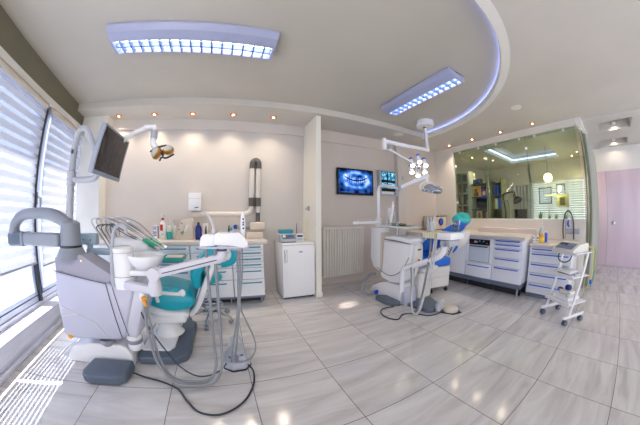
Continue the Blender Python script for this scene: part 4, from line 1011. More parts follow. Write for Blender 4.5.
# front delivery arm and tray
obj('delivery_arm', tube([(2.1, 2.235, .22), (2.1, 2.235, .34), (2.1, 2.235, .46), (2.1, 2.215, .52), (2.1, 2.16, .56), (2.1, 2.02, .615), (2.1, 1.85, .68), (2.1, 1.68, .755), (2.1, 1.60, .81), (2.1, 1.572, .87), (2.1, 1.57, .97)], .037, 12, 5), M['wwhite'], W)
obj('delivery_stay', J(sqbar((2.1, 2.235, .40), (2.25, 2.235, .40), .04, .05, .01)), M['wwhite'], W)
t2 = obj('delivery_table', box((1.99, 1.41, .975), (2.26, 1.60, 1.05), .015, 2), M['wwhite'], W)
t1 = obj('holder_block', box((1.99, 1.615, .98), (2.24, 1.81, 1.05), .008, 2), M['sign'], W)
for i in range(5): obj('holder_rib', box((1.9885, 1.635 + i * .036, .985), (1.993, 1.647 + i * .036, 1.045)), M['plast'], t1)
obj('control_bracket', box((2.0, 1.43, .905), (2.2, 1.56, .972), .02, 2), M['lgrey'], t2)
obj('bracket_dial', lathe([(.022, 0), (.02, .012), (.001, .013)], (1.999, 1.475, .935), 14, toward((-1, 0, 0))), M['steel'], t2)
obj('white_wand', tube([(2.05, 1.70, 1.045), (2.05, 1.71, 1.12), (2.05, 1.69, 1.19), (2.05, 1.64, 1.26)], [.014, .011, .009, .007], 10, 4), M['whose'], t1)
for i in range(3): obj('handpiece', tube([(2.06 + .02 * i, 1.785 - .03 * i, 1.045), (2.06 + .02 * i, 1.79 - .03 * i, 1.14), (2.06 + .02 * i, 1.785 - .03 * i, 1.21)], [.012, .011, .007], 8, 3), M['steel'], t1)
# hoses
obj('hose', tube([(2.08, 2.06, .62), (2.07, 2.03, .48), (2.07, 2.01, .25), (2.06, 1.985, .10), (2.05, 1.93, .045), (2.05, 1.87, .08), (2.06, 1.83, .25), (2.07, 1.79, .55), (2.08, 1.76, .80), (2.09, 1.76, .98)], .0125, 10, 6), M['hose'], W)
obj('hose', tube([(2.08, 2.04, .62), (2.06, 2.0, .45), (2.05, 1.985, .2), (2.03, 1.93, .06), (2.02, 1.86, .04), (2.02, 1.81, .10), (2.05, 1.77, .35), (2.07, 1.72, .7), (2.09, 1.70, .98)], .0125, 10, 6), M['whose'], W)
obj('hose', tube([(2.13, 2.05, .62), (2.12, 2.05, .45), (2.12, 2.06, .30)], .012, 8, 4), M['hose'], W)
obj('hose', tube([(2.08, 1.665, .98), (2.07, 1.68, .75), (2.08, 1.72, .55), (2.10, 1.80, .35), (2.12, 1.86, .15), (2.12, 1.88, .06)], .010, 8, 5), M['whose'], W)
# hose loop on the wall side
fl_ = obj('floor_hose', tube([(2.15, 2.88, .33), (2.06, 2.94, .30), (1.97, 2.96, .20), (1.93, 2.93, .08), (1.97, 2.87, .03), (2.06, 2.84, .03), (2.11, 2.83, .045)], .022, 10, 6), M['hose'], W)
obj('hose_fitting', bar((2.09, 2.835, .035), (2.15, 2.82, .05), .03, 12), M['bcap'], W)

# ------------------------------------------------------------------ right chair (blue)
BC = thing('dental_chair', 'blue dental chair with a teal wrapped headrest beside the white unit', 'dental chair', (2.7, 2.1, 0), 'patient chairs')
obj('base_plate', prism([(2.19, 2.16), (2.215, 1.86), (2.27, 1.81), (2.44, 1.81), (2.52, 1.9), (2.64, 2.17), (2.5, 2.19), (2.25, 2.19)], 'z', 0, .05, .014, 2), M['slate'], BC)
obj('lift_housing', box((2.43, 2.22, .02), (2.72, 2.85, .42), .05, 3), M['plast'], BC)
obj('seat_shell', pad([(2.60, 3.25, .58), (2.60, 2.85, .52), (2.60, 2.45, .47), (2.60, 2.2, .46)], (1, 0, 0), [.15, .17, .18, .18], .045), M['plast'], BC, smooth=60)
obj('seat', pad([(2.60, 3.45, .70), (2.60, 3.1, .68), (2.60, 2.75, .62), (2.60, 2.45, .60), (2.60, 2.28, .655)], (1, 0, 0), [.16, .18, .19, .20, .20], [.05, .06, .075, .095, .11], 6, 28, .5), M['blue'], BC, smooth=60)
obj('back_shell', pad([(2.61, 2.12, .66), (2.61, 2.02, .725), (2.61, 1.87, .785), (2.61, 1.73, .875), (2.61, 1.64, 1.0)], (1, 0, 0), [.12, .18, .19, .19, .14], [.035, .04, .045, .04, .03], 6, 24, .5), M['plast'], BC, smooth=60)
obj('backrest', pad([(2.61, 2.20, .79), (2.61, 2.11, .86), (2.61, 1.97, .945), (2.61, 1.83, 1.02), (2.61, 1.745, 1.075)], (1, 0, 0), [.20, .205, .21, .205, .16], [.055, .06, .05, .045, .04], 6, 28, .5), M['blue'], BC, smooth=60)
obj('side_bolster', tube([(2.45, 1.645, 1.0), (2.445, 1.625, .93), (2.45, 1.64, .85), (2.46, 1.70, .78)], [.012, .016, .016, .012], 10, 5), M['blue'], BC)
hr = obj('headrest', pad([(2.60, 1.73, 1.085), (2.60, 1.685, 1.125), (2.60, 1.635, 1.155)], (1, 0, 0), [.12, .135, .12], [.04, .05, .045], 6, 24, .6), M['blue'], BC, smooth=60)
obj('film_cover', ell((2.595, 1.672, 1.172), (.135, .09, .078), e=.7, e2=.6, R=Matrix.Rotation(-.55, 3, 'X')), M['wrap'], hr, smooth=60)
obj('headrest_frame', J(*[tube([(2.45, 1.72 - i * .03, 1.05), (2.445, 1.70 - i * .03, 1.12), (2.46, 1.685 - i * .025, 1.17)], .008, 8, 4) for i in range(4)]), M['chrome'], BC)
obj('hanging_strap', tube([(2.45, 1.63, 1.06), (2.445, 1.645, .98), (2.45, 1.65, .90)], [.012, .010, .007], 8, 4), M['green'], BC)
obj('shell_emblem', J(*[tube([(2.415, 1.70 + .018 * i, .80 - .03 * i), (2.412, 1.685 + .018 * i, .835 - .03 * i), (2.415, 1.71 + .016 * i, .86 - .03 * i)], .006, 6, 4) for i in range(3)]), M['slate'], BC)
obj('arm_support', tube([(2.42, 2.03, .62), (2.41, 1.98, .69), (2.41, 1.92, .75), (2.42, 1.84, .82)], [.03, .034, .03, .024], 10, 4), M['plast'], BC)

# ------------------------------------------------------------------ mobile white pedestal with blue padded top
MP = thing('mobile_pedestal', 'white two-drawer pedestal on casters with a blue padded top by the blue chair', 'pedestal', (3.0, 2.3, 0))
pm = Matrix.Translation((2.825, 2.325, 0)) @ Matrix.Rotation(-.27, 4, 'Z')
obj('cabinet_body', box((0, .02, .085), (.36, .36, .425), .008).move(pm), M['plast'], MP)
for a, b in ((.095, .255), (.265, .42)): obj('drawer', box((.006, .0, a), (.354, .02, b), .005).move(pm), M['plast'], MP)
obj('padded_top', box((-.01, -.01, .426), (.37, .37, .56), .05, 3).move(pm), M['blue'], MP)
for x, y in ((.03, .04), (.33, .04), (.03, .32), (.33, .32)):
    obj('caster', J(bar((x - .02, y, .03), (x - .005, y, .03), .03, 14), bar((x + .005, y, .03), (x + .02, y, .03), .03, 14), bar((x, y, .03), (x, y, .086), .01, 8)).move(pm), M['dark'], MP)

# ------------------------------------------------------------------ pedals on the right
FX = thing('floor_box', 'flat slate floor pad beside the white base of the right unit', 'floor box', (2.04, 2.45, 0))
obj('body', prism([(1.965, 2.64), (1.965, 2.38), (2.0, 2.31), (2.11, 2.24), (2.135, 2.27), (2.135, 2.60), (2.06, 2.66)], 'z', 0, .065, .018, 3), M['slate'], FX)
FQ = thing('foot_pedal', 'cream foot pedal with a grey arched guard right of the blue chair base', 'foot pedal', (2.45, 1.68, 0), 'foot controls')
obj('body', ell((2.475, 1.665, .042), (.10, .075, .042), e=.6, R=Rz(-.9)), M['beige'], FQ, smooth=60)
obj('guard', tube([(2.33, 1.76, .03), (2.345, 1.775, .10), (2.38, 1.775, .135), (2.43, 1.765, .14)], [.035, .038, .034, .02], 12, 5), M['lgrey'], FQ)
obj('toe_button', ell((2.555, 1.615, .05), (.03, .028, .03)), M['grey'], FQ)
obj('sole', prism([(2.36, 1.75), (2.44, 1.58), (2.56, 1.55), (2.60, 1.62), (2.52, 1.74), (2.42, 1.79)], 'z', 0, .012), M['dark'], FQ)
obj('cable', tube([(2.35, 1.72, .02), (2.25, 1.74, .01), (2.15, 1.79, .01), (2.06, 1.94, .01), (1.93, 2.0, .01), (1.80, 1.925, .01), (1.73, 1.99, .01), (1.72, 2.14, .01), (1.80, 2.27, .01), (1.90, 2.29, .01), (2.0, 2.25, .02)], .0075, 8, 6), M['cable'], FQ)

# ------------------------------------------------------------------ ceiling surgical lamp
SL = thing('surgical_lamp', 'white ceiling mounted lamp with six bulbs and blue caps over the blue chair', 'ceiling lamp', (3.1, 2.62, ZH))
obj('ceiling_disc', lathe([(.001, ZH - .001), (.155, ZH - .001), (.162, ZH - .01), (.162, ZH - .085), (.15, ZH - .098), (.001, ZH - .098)], (3.10, 2.63, 0), 32), M['wwhite'], SL)
obj('mast', bar((3.10, 2.63, 2.34), (3.10, 2.63, ZH - .097), .03, 14), M['wwhite'], SL)
obj('mast_collar', lathe([(.034, 2.735), (.036, 2.738), (.036, 2.752), (.034, 2.755)], (3.10, 2.63, 0)), M['dark'], SL)
obj('horizontal_arm', J(tube([(3.10, 2.63, 2.345), (2.6, 2.66, 2.335), (2.19, 2.68, 2.34)], .034, 12, 2), ell((3.10, 2.63, 2.345), (.04, .04, .04))), M['wwhite'], SL)
obj('elbow', box((2.135, 2.645, 2.20), (2.20, 2.715, 2.395), .03, 3), M['wwhite'], SL)
obj('elbow_pin', bar((2.19, 2.64, 2.235), (2.24, 2.64, 2.235), .02, 12), M['steel'], SL)
obj('lower_arm', tube([(2.20, 2.66, 2.24), (2.45, 2.62, 2.13), (2.72, 2.57, 2.03)], [.016, .014, .016], 10, 2), M['wwhite'], SL)
hub = V((2.76, 2.56, 1.985)); nd = V((-.42, -.62, -.66)).normalized()
RH = toward(nd)
obj('hub', ell(hub, (.05, .05, .04), R=RH), M['chrome'], SL)
BULBS = []
for i in range(6):
    a = math.radians(30 + 60 * i)
    off = RH @ V((.125 * math.cos(a), .125 * math.sin(a), 0)); c = hub + off
    dd = V((-.25, -.45, -.86)).normalized()
    can = obj('lamp_can', J(lathe([(.001, -.085), (.03, -.085), (.036, -.06), (.038, .03), (.036, .04)], c, 16, toward(dd))), M['wwhite'], SL)
    obj('cap', lathe([(.001, -.13), (.018, -.126), (.031, -.108), (.034, -.083), (.001, -.083)], c, 16, toward(dd)), M['bcap'], can)
    obj('bulb', ell(c + dd * .04, (.034, .034, .022), R=toward(dd)), M['bulb'], can)
    obj('spoke', bar(hub, hub + off * .8, .009, 8), M['chrome'], can)
    BULBS.append((c, dd))

# ------------------------------------------------------------------ back right counter and steriliser
t = thing('corner_counter', 'low white counter in the right back corner under the small steriliser', 'counter', (4.0, 3.4, 0))
obj('body', box((3.52, 3.30, .02), (4.60, 3.715, .845), .004), M['cab'], t)
obj('top', box((3.48, 3.25, .846), (4.60, 3.718, .89), .006), M['worktop'], t)
for x in (3.53, 4.06): obj('door', box((x, 3.28, .12), (x + .52, 3.299, .84), .004), M['cab'], t)
t = thing('steriliser', 'beige countertop steriliser with a round blue door in the far right corner', 'steriliser', (4.3, 3.5, .891))
obj('housing', box((4.10, 3.36, .905), (4.56, 3.68, 1.205), .015), M['beige'], t)
obj('door', lathe([(.001, .0), (.078, 0), (.085, .012), (.072, .026), (.001, .03)], (4.33, 3.36, 1.07), 28, toward((0, -1, 0))), M['deep'], t)
obj('door_disc', lathe([(.001, .0), (.05, 0), (.045, .006), (.001, .007)], (4.33, 3.331, 1.07), 24, toward((0, -1, 0))), M['bcap'], t)
obj('top_rim', box((4.10, 3.355, 1.185), (4.56, 3.37, 1.205), .003), M['niche'], t)
obj('feet', box((4.13, 3.40, .8905), (4.53, 3.66, .906)), M['dark'], t)
for i, (x, lab) in enumerate(((3.93, 'left pale bottle before the small steriliser'), (4.01, 'right pale bottle before the small steriliser'))):
    bottle(x, 3.40, .891, [(.001, 0), (.03, .002), (.03, .16), (.013, .19), (.013, .24), (.001, .241)], 'clear', lab, [('cap', lathe([(.015, .235), (.015, .262), (.001, .263)], (x, 3.40, .891), 12), 'lgrey')], group='bottles by the steriliser')
# ------------------------------------------------------------------ right cabinets (fronts face the room, -x)
def TR(x, y): return Matrix.Translation((x, y, 0)) @ Matrix.Rotation(-PI / 2, 4, 'Z')
zs = [.847, .788, .718, .570, .428, .196]
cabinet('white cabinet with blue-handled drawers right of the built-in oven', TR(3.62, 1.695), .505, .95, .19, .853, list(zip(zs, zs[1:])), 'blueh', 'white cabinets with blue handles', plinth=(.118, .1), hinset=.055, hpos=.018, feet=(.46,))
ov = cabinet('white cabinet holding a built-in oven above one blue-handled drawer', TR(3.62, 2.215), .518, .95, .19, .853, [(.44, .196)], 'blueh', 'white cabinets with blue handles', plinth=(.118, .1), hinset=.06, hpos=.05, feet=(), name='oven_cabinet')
T = TR(3.62, 2.215)
obj('oven_frame', J(box((.0, 0, .443), (.06, .021, .847), .003), box((.458, 0, .443), (.518, .021, .847), .003), box((.06, 0, .828), (.458, .021, .847), .003), box((.06, 0, .443), (.458, .021, .458), .003)).move(T), M['cab'], ov)
od = obj('oven_door', box((.064, -.004, .463), (.454, .02, .735), .006).move(T), M['ovenglass'], ov)
obj('oven_door_handle', box((.085, -.03, .705), (.43, -.004, .722), .006).move(T), M['dark'], od)
obj('door_border', J(box((.06, -.001, .458), (.066, .02, .735)), box((.452, -.001, .458), (.458, .02, .735)), box((.06, -.001, .457), (.458, .02, .465))).move(T), M['dark'], od)
cp = obj('control_panel', box((.06, -.006, .738), (.458, .02, .826), .004).move(T), M['black'], ov)
for x, m_ in ((.105, 'red'), (.29, 'bcap'), (.40, 'orange')): obj('panel_light', box((x, -.0085, .765), (x + .016, -.0055, .78)).move(T), M[m_], cp)
obj('panel_display', box((.16, -.0085, .77), (.225, -.0055, .80)).move(T), M['lgrey'], cp)
for x in (.27, .345): obj('panel_knob', lathe([(.014, 0), (.013, .012), (.001, .013)], (x, -.006, .80), 14, toward((0, -1, 0))).move(T), M['grey'], cp)
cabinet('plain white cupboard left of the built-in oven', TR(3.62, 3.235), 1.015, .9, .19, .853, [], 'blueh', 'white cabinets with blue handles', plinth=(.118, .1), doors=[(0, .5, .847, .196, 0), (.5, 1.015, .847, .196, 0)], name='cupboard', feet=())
wt = single('worktop', J(box((3.585, 1.15, .854), (4.612, 3.24, .906), .006), box((4.22, 1.15, .906), (4.612, 2.32, .985), .005)), [M['worktop']], 'cream worktop with a raised back ledge over the oven and blue-handled drawers', 'worktop')
obj('edge_strip', box((3.572, 1.15, .858), (3.584, 2.25, .90), .002), M['edge'], wt, label='grey metal edge strip')
zs = [.752, .680, .526, .373, .219, .062]
lc = cabinet('lower five-drawer white cabinet at the right end behind the trolley', TR(3.82, 1.14), .66, .75, .05, .765, list(zip(zs, zs[1:])), 'blueh', 'white cabinets with blue handles', plinth=None, hinset=.05, hpos=.028)
single('worktop', box((3.79, .455, .766), (4.612, 1.145, .80), .006), M['worktop'], 'lower cream worktop behind the trolley, holding the orange soap bottle', 'worktop')
obj('plinth', box((3.84, .485, .0), (4.5, 1.135, .049)), M['plinth'], lc)
# things on the lower worktop
zc = .801
t = bottle(4.0, 1.0, zc, [(.001, 0), (.045, .002), (.048, .02), (.048, .16), (.035, .20), (.016, .22), (.016, .235), (.001, .236)], 'clear', 'orange-banded soap bottle with pump on the lower right worktop', [
    ('soap', lathe([(.0484, .004), (.0492, .02), (.0492, .075), (.0484, .078)], (4.0, 1.0, zc), 18), 'yellow'),
    ('label_band', lathe([(.0484, .078), (.0494, .08), (.0494, .13), (.0484, .132)], (4.0, 1.0, zc), 18), 'orange'),
    ('pump', J(lathe([(.017, .235), (.017, .255), (.007, .26), (.007, .285)], (4.0, 1.0, zc), 12), box((3.975, .985, zc + .282), (4.012, 1.015, zc + .30), .004)), 'paper')], group=None)
bottle(4.1, .955, zc, [(.001, 0), (.03, .002), (.03, .12), (.02, .15), (.001, .151)], 'bcap', 'small blue bottle behind the orange-banded soap bottle', [('cap', lathe([(.02, .15), (.02, .17), (.001, .171)], (4.1, .955, zc), 12), 'paper')], group=None)
for i, (x, y, h, lab) in enumerate(((3.97, 1.112, .105, 'left small printed carton beside the orange soap bottle'), (4.0, 1.068 - .012, .115, 'right small printed carton touching the orange soap bottle side'))):
    t = thing('product_box', lab, 'box', (x, y, zc), 'cartons on the lower right worktop')
    obj('carton', box((x - .03, y - .02, zc), (x + .03, y + .022, zc + h), .002), M['paper'], t)
    obj('printed_mark', box((x - .0312, y - .008, zc + .06), (x - .0298, y + .01, zc + .082)), M['deep'], t)
    obj('printed_line', box((x - .0312, y - .014, zc + .025), (x - .0298, y + .016, zc + .035)), M['grey'], t)
# holder with cable loops on the parapet
t = thing('cable_holder', 'blue-grey wall rail with dark looped cables above the trolley', 'holder', (4.57, .58, .9))
obj('rail', bar((4.56, .465, .952), (4.56, .712, .952), .045, 18), M['lgrey'], t)
obj('rail_band', bar((4.56, .56, .952), (4.56, .585, .952), .047, 18), M['grey'], t)
obj('wall_plate', box((4.595, .50, .91), (4.619, .68, 1.0), .004), M['wwhite'], t)
obj('cable_loop', tube([(4.50, .725, .83), (4.49, .74, .95), (4.50, .738, 1.10), (4.50, .71, 1.22), (4.50, .655, 1.275), (4.50, .60, 1.22), (4.50, .565, 1.10), (4.49, .555, .95), (4.48, .55, .83)], .011, 8, 6), M['cable'], t)
obj('cable_loop', tube([(4.52, .70, .84), (4.52, .705, 1.0), (4.52, .68, 1.16), (4.52, .63, 1.20), (4.52, .59, 1.10), (4.52, .58, .95)], .009, 8, 6), M['lgrey'], t)
obj('hanging_part', J(tube([(4.49, .65, 1.13), (4.49, .655, 1.06), (4.49, .63, 1.02)], [.012, .02, .012], 8, 4)), M['bcap'], t)

# ------------------------------------------------------------------ trolley
ct = thing('trolley', 'white three-shelf trolley on blue casters before the lower drawer cabinet', 'trolley', (3.29, .44, 0))
c0, c1, d0, d1 = V((3.258, .681, 0)), V((3.521, .538, 0)), V((3.046, .345, 0)), V((3.323, .197, 0))
e1 = (c1 - c0).normalized(); e2 = (c0 - d0).normalized()
def CP(a, b, z): return d0 + e1 * a + e2 * b + V((0, 0, z))     # a: away from the room, b: to the left
LB_ = .40
CM = Matrix(((e1.x, e2.x, 0, d0.x), (e1.y, e2.y, 0, d0.y), (0, 0, 1, 0), (0, 0, 0, 1)))
def ckb(a0, a1, b0, b1, z0, z1, bev=.003): return box((a0, b0, z0), (a1, b1, z1), bev).move(CM)
for b in (0, LB_):
    f_ = obj('foot_rail', sqbar(CP(-.045, b, .093), CP(.345, b, .093), .03, .036, .006), M['wwhite'], ct)
    obj('upright', sqbar(CP(.055, b, .10), CP(.275, b, .80), .022, .034, .004), M['wwhite'], ct)
    for a in (0, .31):
        p = CP(a, b, 0)
        obj('caster', J(bar(p + e2 * .022 + V((0, 0, .032)), p + e2 * .007 + V((0, 0, .032)), .032, 16), bar(p - e2 * .022 + V((0, 0, .032)), p - e2 * .007 + V((0, 0, .032)), .032, 16), bar(p + V((0, 0, .03)), p + V((0, 0, .08)), .009, 8)), M['slate'], ct)
        obj('caster_hub', J(bar(p + e2 * .0235 + V((0, 0, .032)), p - e2 * .0235 + V((0, 0, .032)), .015, 12)), M['plinth'], ct)
for z, a0, a1 in ((.795, .03, .36), (.535, .0, .33), (.228, .0, .36)):
    obj('shelf', J(ckb(a0, a1, -.01, LB_ + .01, z, z + .012), ckb(a0, a0 + .008, -.01, LB_ + .01, z - .016, z + (.028 if z < .7 else .010), .002)), M['wwhite'], ct)
obj('cross_bar', sqbar(CP(.275, 0, .775), CP(.275, LB_, .775), .02, .02, .003), M['wwhite'], ct)
# control unit on top
t = thing('control_console', 'pale console with slanted blue display on the top shelf of the trolley', 'console', CP(.2, .2, .808), 'things on the trolley')
obj('case', prism([(.0, .808), (.005, .838), (.14, .895), (.31, .905), (.33, .89), (.33, .808)], 'y', .03, .38, .01).move(Matrix.Rotation(0, 4, 'X')).move(CM), M['plast'], t)
pn = obj('display_panel', prism([(.012, .8465), (.138, .899), (.138, .9005), (.012, .848)], 'y', .07, .34, 0).move(CM), M['plinth'], t)
obj('display_window', prism([(.085, .8790), (.130, .8975), (.130, .8995), (.085, .8812)], 'y', .20, .325, 0).move(CM), M['deep'], pn)
for i in range(4): obj('key', prism([(.05, .8635), (.075, .874), (.075, .8765), (.05, .866)], 'y', .09 + i * .045, .12 + i * .045, 0).move(CM), M['blueh'], pn)
obj('cable', tube([CP(.32, .04, .86), CP(.35, -.03, .845), CP(.34, -.045, .74), CP(.33, -.05, .6), CP(.32, -.05, .50)], .007, 8, 5), M['yellow'], t)
obj('cable', tube([CP(.32, .05, .86), CP(.37, -.035, .835), CP(.355, -.05, .70), CP(.36, -.06, .55), CP(.34, -.055, .44), CP(.33, -.06, .42)], .006, 8, 5), M['green'], t)
obj('cable_tip', tube([CP(.32, -.05, .50), CP(.32, -.05, .45)], .013, 10, 1), M['bcap'], t)
obj('hanging_cable', tube([CP(.20, .36, .785), CP(.15, .38, .74), CP(.14, .36, .68), CP(.18, .30, .655), CP(.22, .24, .69), CP(.24, .22, .785)], .008, 8, 6), M['cable'], t)
# on the middle shelf
t = thing('scaler_unit', 'grey and white round-topped device on the middle shelf of the trolley', 'device', CP(.12, .22, .548), 'things on the trolley')
obj('case', pad([CP(.13, .10, .575), CP(.13, .22, .58), CP(.13, .30, .575)], e1, [.09, .10, .09], .022, 5, 20, .6), M['wwhite'], t, smooth=60)
obj('dial', lathe([(.055, .0), (.05, .018), (.03, .024), (.001, .025)], CP(.12, .22, .597), 20), M['lgrey'], t)
obj('feet', ckb(.06, .2, .1, .31, .548, .556), M['dark'], t)
t = thing('instrument_dish', 'small white dish with metal bits on the middle shelf near its right edge', 'dish', CP(.2, .06, .548), 'things on the trolley')
obj('dish', lathe([(.001, .0), (.03, .0), (.042, .022), (.038, .024), (.028, .006), (.001, .005)], CP(.16, .045, .548), 20), M['wwhite'], t)
for i in range(3): obj('metal_bit', bar(CP(.14 + .012 * i, .03, .565), CP(.16 + .012 * i, .07, .575), .004, 6), M['steel'], t)
# on the lower shelf
t = thing('grinding_machine', 'white machine with a dark blue knob on the lowest shelf of the trolley', 'machine', CP(.18, .2, .241), 'things on the trolley')
obj('base', ckb(.07, .31, .07, .34, .241, .285, .012), M['wwhite'], t)
obj('block', ckb(.15, .29, .13, .30, .286, .335, .02), M['plast'], t)
obj('knob', ell(CP(.21, .20, .365), (.045, .045, .035), e=.8), M['deep'], t)
obj('knob_arm', tube([CP(.19, .27, .33), CP(.16, .30, .345), CP(.13, .31, .335)], .012, 8, 3), M['cable'], t)
obj('side_cup', lathe([(.001, 0), (.025, 0), (.028, .05), (.001, .052)], CP(.10, .10, .285), 14), M['clear'], t)

# ------------------------------------------------------------------ folding glass leaves and curtain at the partition end
w6 = obj('window_6', J(box((4.63, .30, 2.58), (7.0, .34, 2.63))), M['trim'], kind=ST, smooth=0)
for i in range(2):
    x = 4.66 + i * .10; y = .335 - (i % 2) * .035
    obj('pane', box((x, y, .03), (x + .30, y + .010, 2.575)), M['lglass'], w6, smooth=0)
    obj('pane_edge', box((x - .006, y - .001, .03), (x, y + .011, 2.575)), M['greenedge'], w6, smooth=0)
cu = thing('curtain', 'grey green curtain hanging at the end of the glass partition beside the pink doors', 'curtain', (6.2, .28, 0))
n = 150; vs = []; fs = []
for i in range(n + 1):
    x = 4.86 + 2.2 * i / n; y = .262 + .042 * math.sin(i * .62) + .008 * math.sin(i * 2.3)
    for z in (.04, 1.0, 2.0, 2.56): vs.append((x, y + .004 * math.sin(i + z), z))
for i in range(n):
    for j in range(3):
        a = i * 4 + j; fs.append((a, a + 4, a + 5, a + 1))
cg = G().add(vs, fs); back = G().add([(p[0], p[1] + .004, p[2]) for p in vs], [f[::-1] for f in fs])
obj('cloth', J(cg, back), M['curtain'], cu, smooth=70)
obj('track', box((4.84, .23, 2.56), (7.08, .29, 2.585), .004), M['trim'], cu)

# ------------------------------------------------------------------ office things behind the glass
t = thing('glass_cabinet', 'pale glass-door cabinet with wooden shelves at the left edge of the glass partition', 'cabinet', (5.35, 3.3, 0))
obj('side', J(box((5.2, 3.50, 0), (5.55, 3.53, 2.28)), box((5.2, 3.09, 0), (5.55, 3.12, 2.28)), box((5.2, 3.09, 2.25), (5.55, 3.53, 2.28))), M['shelf'], t)
obj('back', box((5.53, 3.09, 0), (5.55, 3.53, 2.28)), M['oldwood'], t)
for z in (1.15, 1.45, 1.75, 2.02): obj('shelf', box((5.22, 3.12, z), (5.53, 3.50, z + .018)), M['shelf'], t)
obj('door', J(box((5.17, 3.10, .3), (5.19, 3.13, 2.25)), box((5.17, 3.27, .3), (5.19, 3.30, 2.25)), box((5.17, 3.13, 2.22), (5.19, 3.27, 2.25)), box((5.17, 3.13, 1.20), (5.19, 3.27, 1.23))), M['lgrey'], t)
for i, (y, z, h, m_) in enumerate(((3.40, 1.168, .2, 'wood'), (3.46, 1.168, .22, 'sign'), (3.38, 1.468, .2, 'wood'), (3.44, 1.468, .17, 'oldwood'), (3.41, 1.768, .22, 'wood'), (3.2, 1.768, .1, 'lgrey'), (3.2, 1.468, .12, 'lgrey'), (3.2, 1.168, .15, 'lgrey'))):
    single('binder' if i < 5 else 'container', box((5.26, y - .022, z + .002), (5.42, y + .022, z + h), .004), M[m_], ['wooden brown upright binder on the bottom shelf of the glass cabinet', 'cream upright binder on the bottom shelf of the glass cabinet', 'wooden brown binder on the second shelf of the glass cabinet', 'olive binder on the second shelf of the glass cabinet', 'wooden brown binder on the third shelf of the glass cabinet', 'grey container on the third shelf of the glass cabinet', 'grey container on the second shelf of the glass cabinet', 'grey container on the bottom shelf of the glass cabinet'][i], 'binder' if i < 5 else 'container', 'contents of the glass cabinet')
bc = thing('bookcase', 'dark open bookcase behind the glass partition with pictures and blue folders', 'bookcase', (5.45, 2.7, 0))
for y in (3.07, 2.62, 2.50, 2.25): obj('upright', box((5.25, y - .012, 0), (5.58, y + .012, 1.95 if y > 2.55 else 2.02)), M['shelf' if y > 2.55 else 'oldwood'], bc)
obj('back', box((5.57, 2.25, 0), (5.59, 3.07, 1.95)), M['niche'], bc)
obj('olive_panel', box((5.22, 2.515, 0), (5.245, 2.605, 2.12), .004), M['oldwood'], bc)
for z in (1.12, 1.33, 1.62, 1.93): obj('shelf', box((5.25, 2.26, z), (5.575, 3.065, z + .02)), M['niche'], bc)
t = thing('icon_picture', 'golden picture of a dark figure on the bookcase shelf behind glass', 'picture', (5.27, 2.93, 1.641), 'pictures in the bookcase')
obj('panel', box((5.265, 2.80, 1.642), (5.28, 3.05, 1.90)), M['gold'], t)
obj('painted_figure', J(ell((5.264, 2.95, 1.80), (.004, .035, .045)), ell((5.264, 2.94, 1.71), (.004, .07, .06))), M['skin'], t)
t = thing('small_picture', 'small red and cream picture right of the golden one', 'picture', (5.27, 2.73, 1.641), 'pictures in the bookcase')
obj('panel', box((5.265, 2.66, 1.641), (5.28, 2.785, 1.80)), M['red'], t)
obj('painted_figure', ell((5.264, 2.72, 1.72), (.004, .04, .05)), M['sign'], t)
t = thing('computer_screen', 'black screen on the middle shelf of the bookcase behind glass', 'monitor', (5.35, 2.8, 1.351))
obj('panel', box((5.33, 2.66, 1.385), (5.36, 2.97, 1.60), .004), M['black'], t)
obj('stand', J(box((5.34, 2.79, 1.351), (5.37, 2.83, 1.39)), box((5.29, 2.74, 1.351), (5.42, 2.88, 1.357))), M['dark'], t)
t = thing('photo_frame', 'framed portrait on the lower bookcase shelf behind glass', 'picture', (5.3, 2.85, 1.141), 'pictures in the bookcase')
obj('panel', box((5.285, 2.79, 1.141), (5.30, 2.95, 1.31)), M['sign'], t)
obj('painted_figure', J(ell((5.284, 2.87, 1.245), (.004, .03, .035)), ell((5.284, 2.87, 1.19), (.004, .05, .04))), M['skin'], t)
for i, (y, h, m_) in enumerate(((2.75, .15, 'niche'), (2.715, .17, 'red'), (2.68, .14, 'lgrey'))):
    single('book', box((5.30, y - .015, 1.141), (5.44, y + .015, 1.141 + h), .002), M[m_], ['dark book right of the framed portrait', 'red book between a dark and a grey book', 'grey book at the right end of the lower bookcase shelf'][i], 'book', 'books on the lower bookcase shelf')
for i, (y, z, h, m_) in enumerate(((2.44, 1.641, .24, 'blueh'), (2.40, 1.641, .25, 'deep'), (2.36, 1.641, .23, 'bcap'), (2.43, 1.351, .24, 'sign'), (2.39, 1.351, .22, 'paper'), (2.34, 1.351, .25, 'bcap'), (2.30, 1.351, .25, 'blueh'))):
    single('folder', box((5.28, y - .018, z), (5.50, y + .018, z + h), .003), M[m_], ['mid blue folder first on the upper right bookcase shelf', 'dark blue folder second on the upper right bookcase shelf', 'bright blue folder third on the upper right bookcase shelf', 'cream folder first on the middle right bookcase shelf', 'white folder second on the middle right bookcase shelf', 'bright blue folder third on the middle right bookcase shelf', 'mid blue folder last on the middle right bookcase shelf'][i], 'folder', 'folders in the bookcase')
for i, y in enumerate((2.98, 2.86)):
    t = thing('blue_lamp', ['left small blue lamp on top of the bookcase', 'right small blue lamp on top of the bookcase'][i], 'lamp', (5.35, y, 1.951), 'blue lamps on the bookcase')
    obj('box_body', box((5.30, y - .05, 1.951), (5.42, y + .05, 2.07), .006), M['dark'], t)
    obj('blue_lens', ell((5.298, y - .01, 2.01), (.012, .03, .04)), M['bcap'], t)
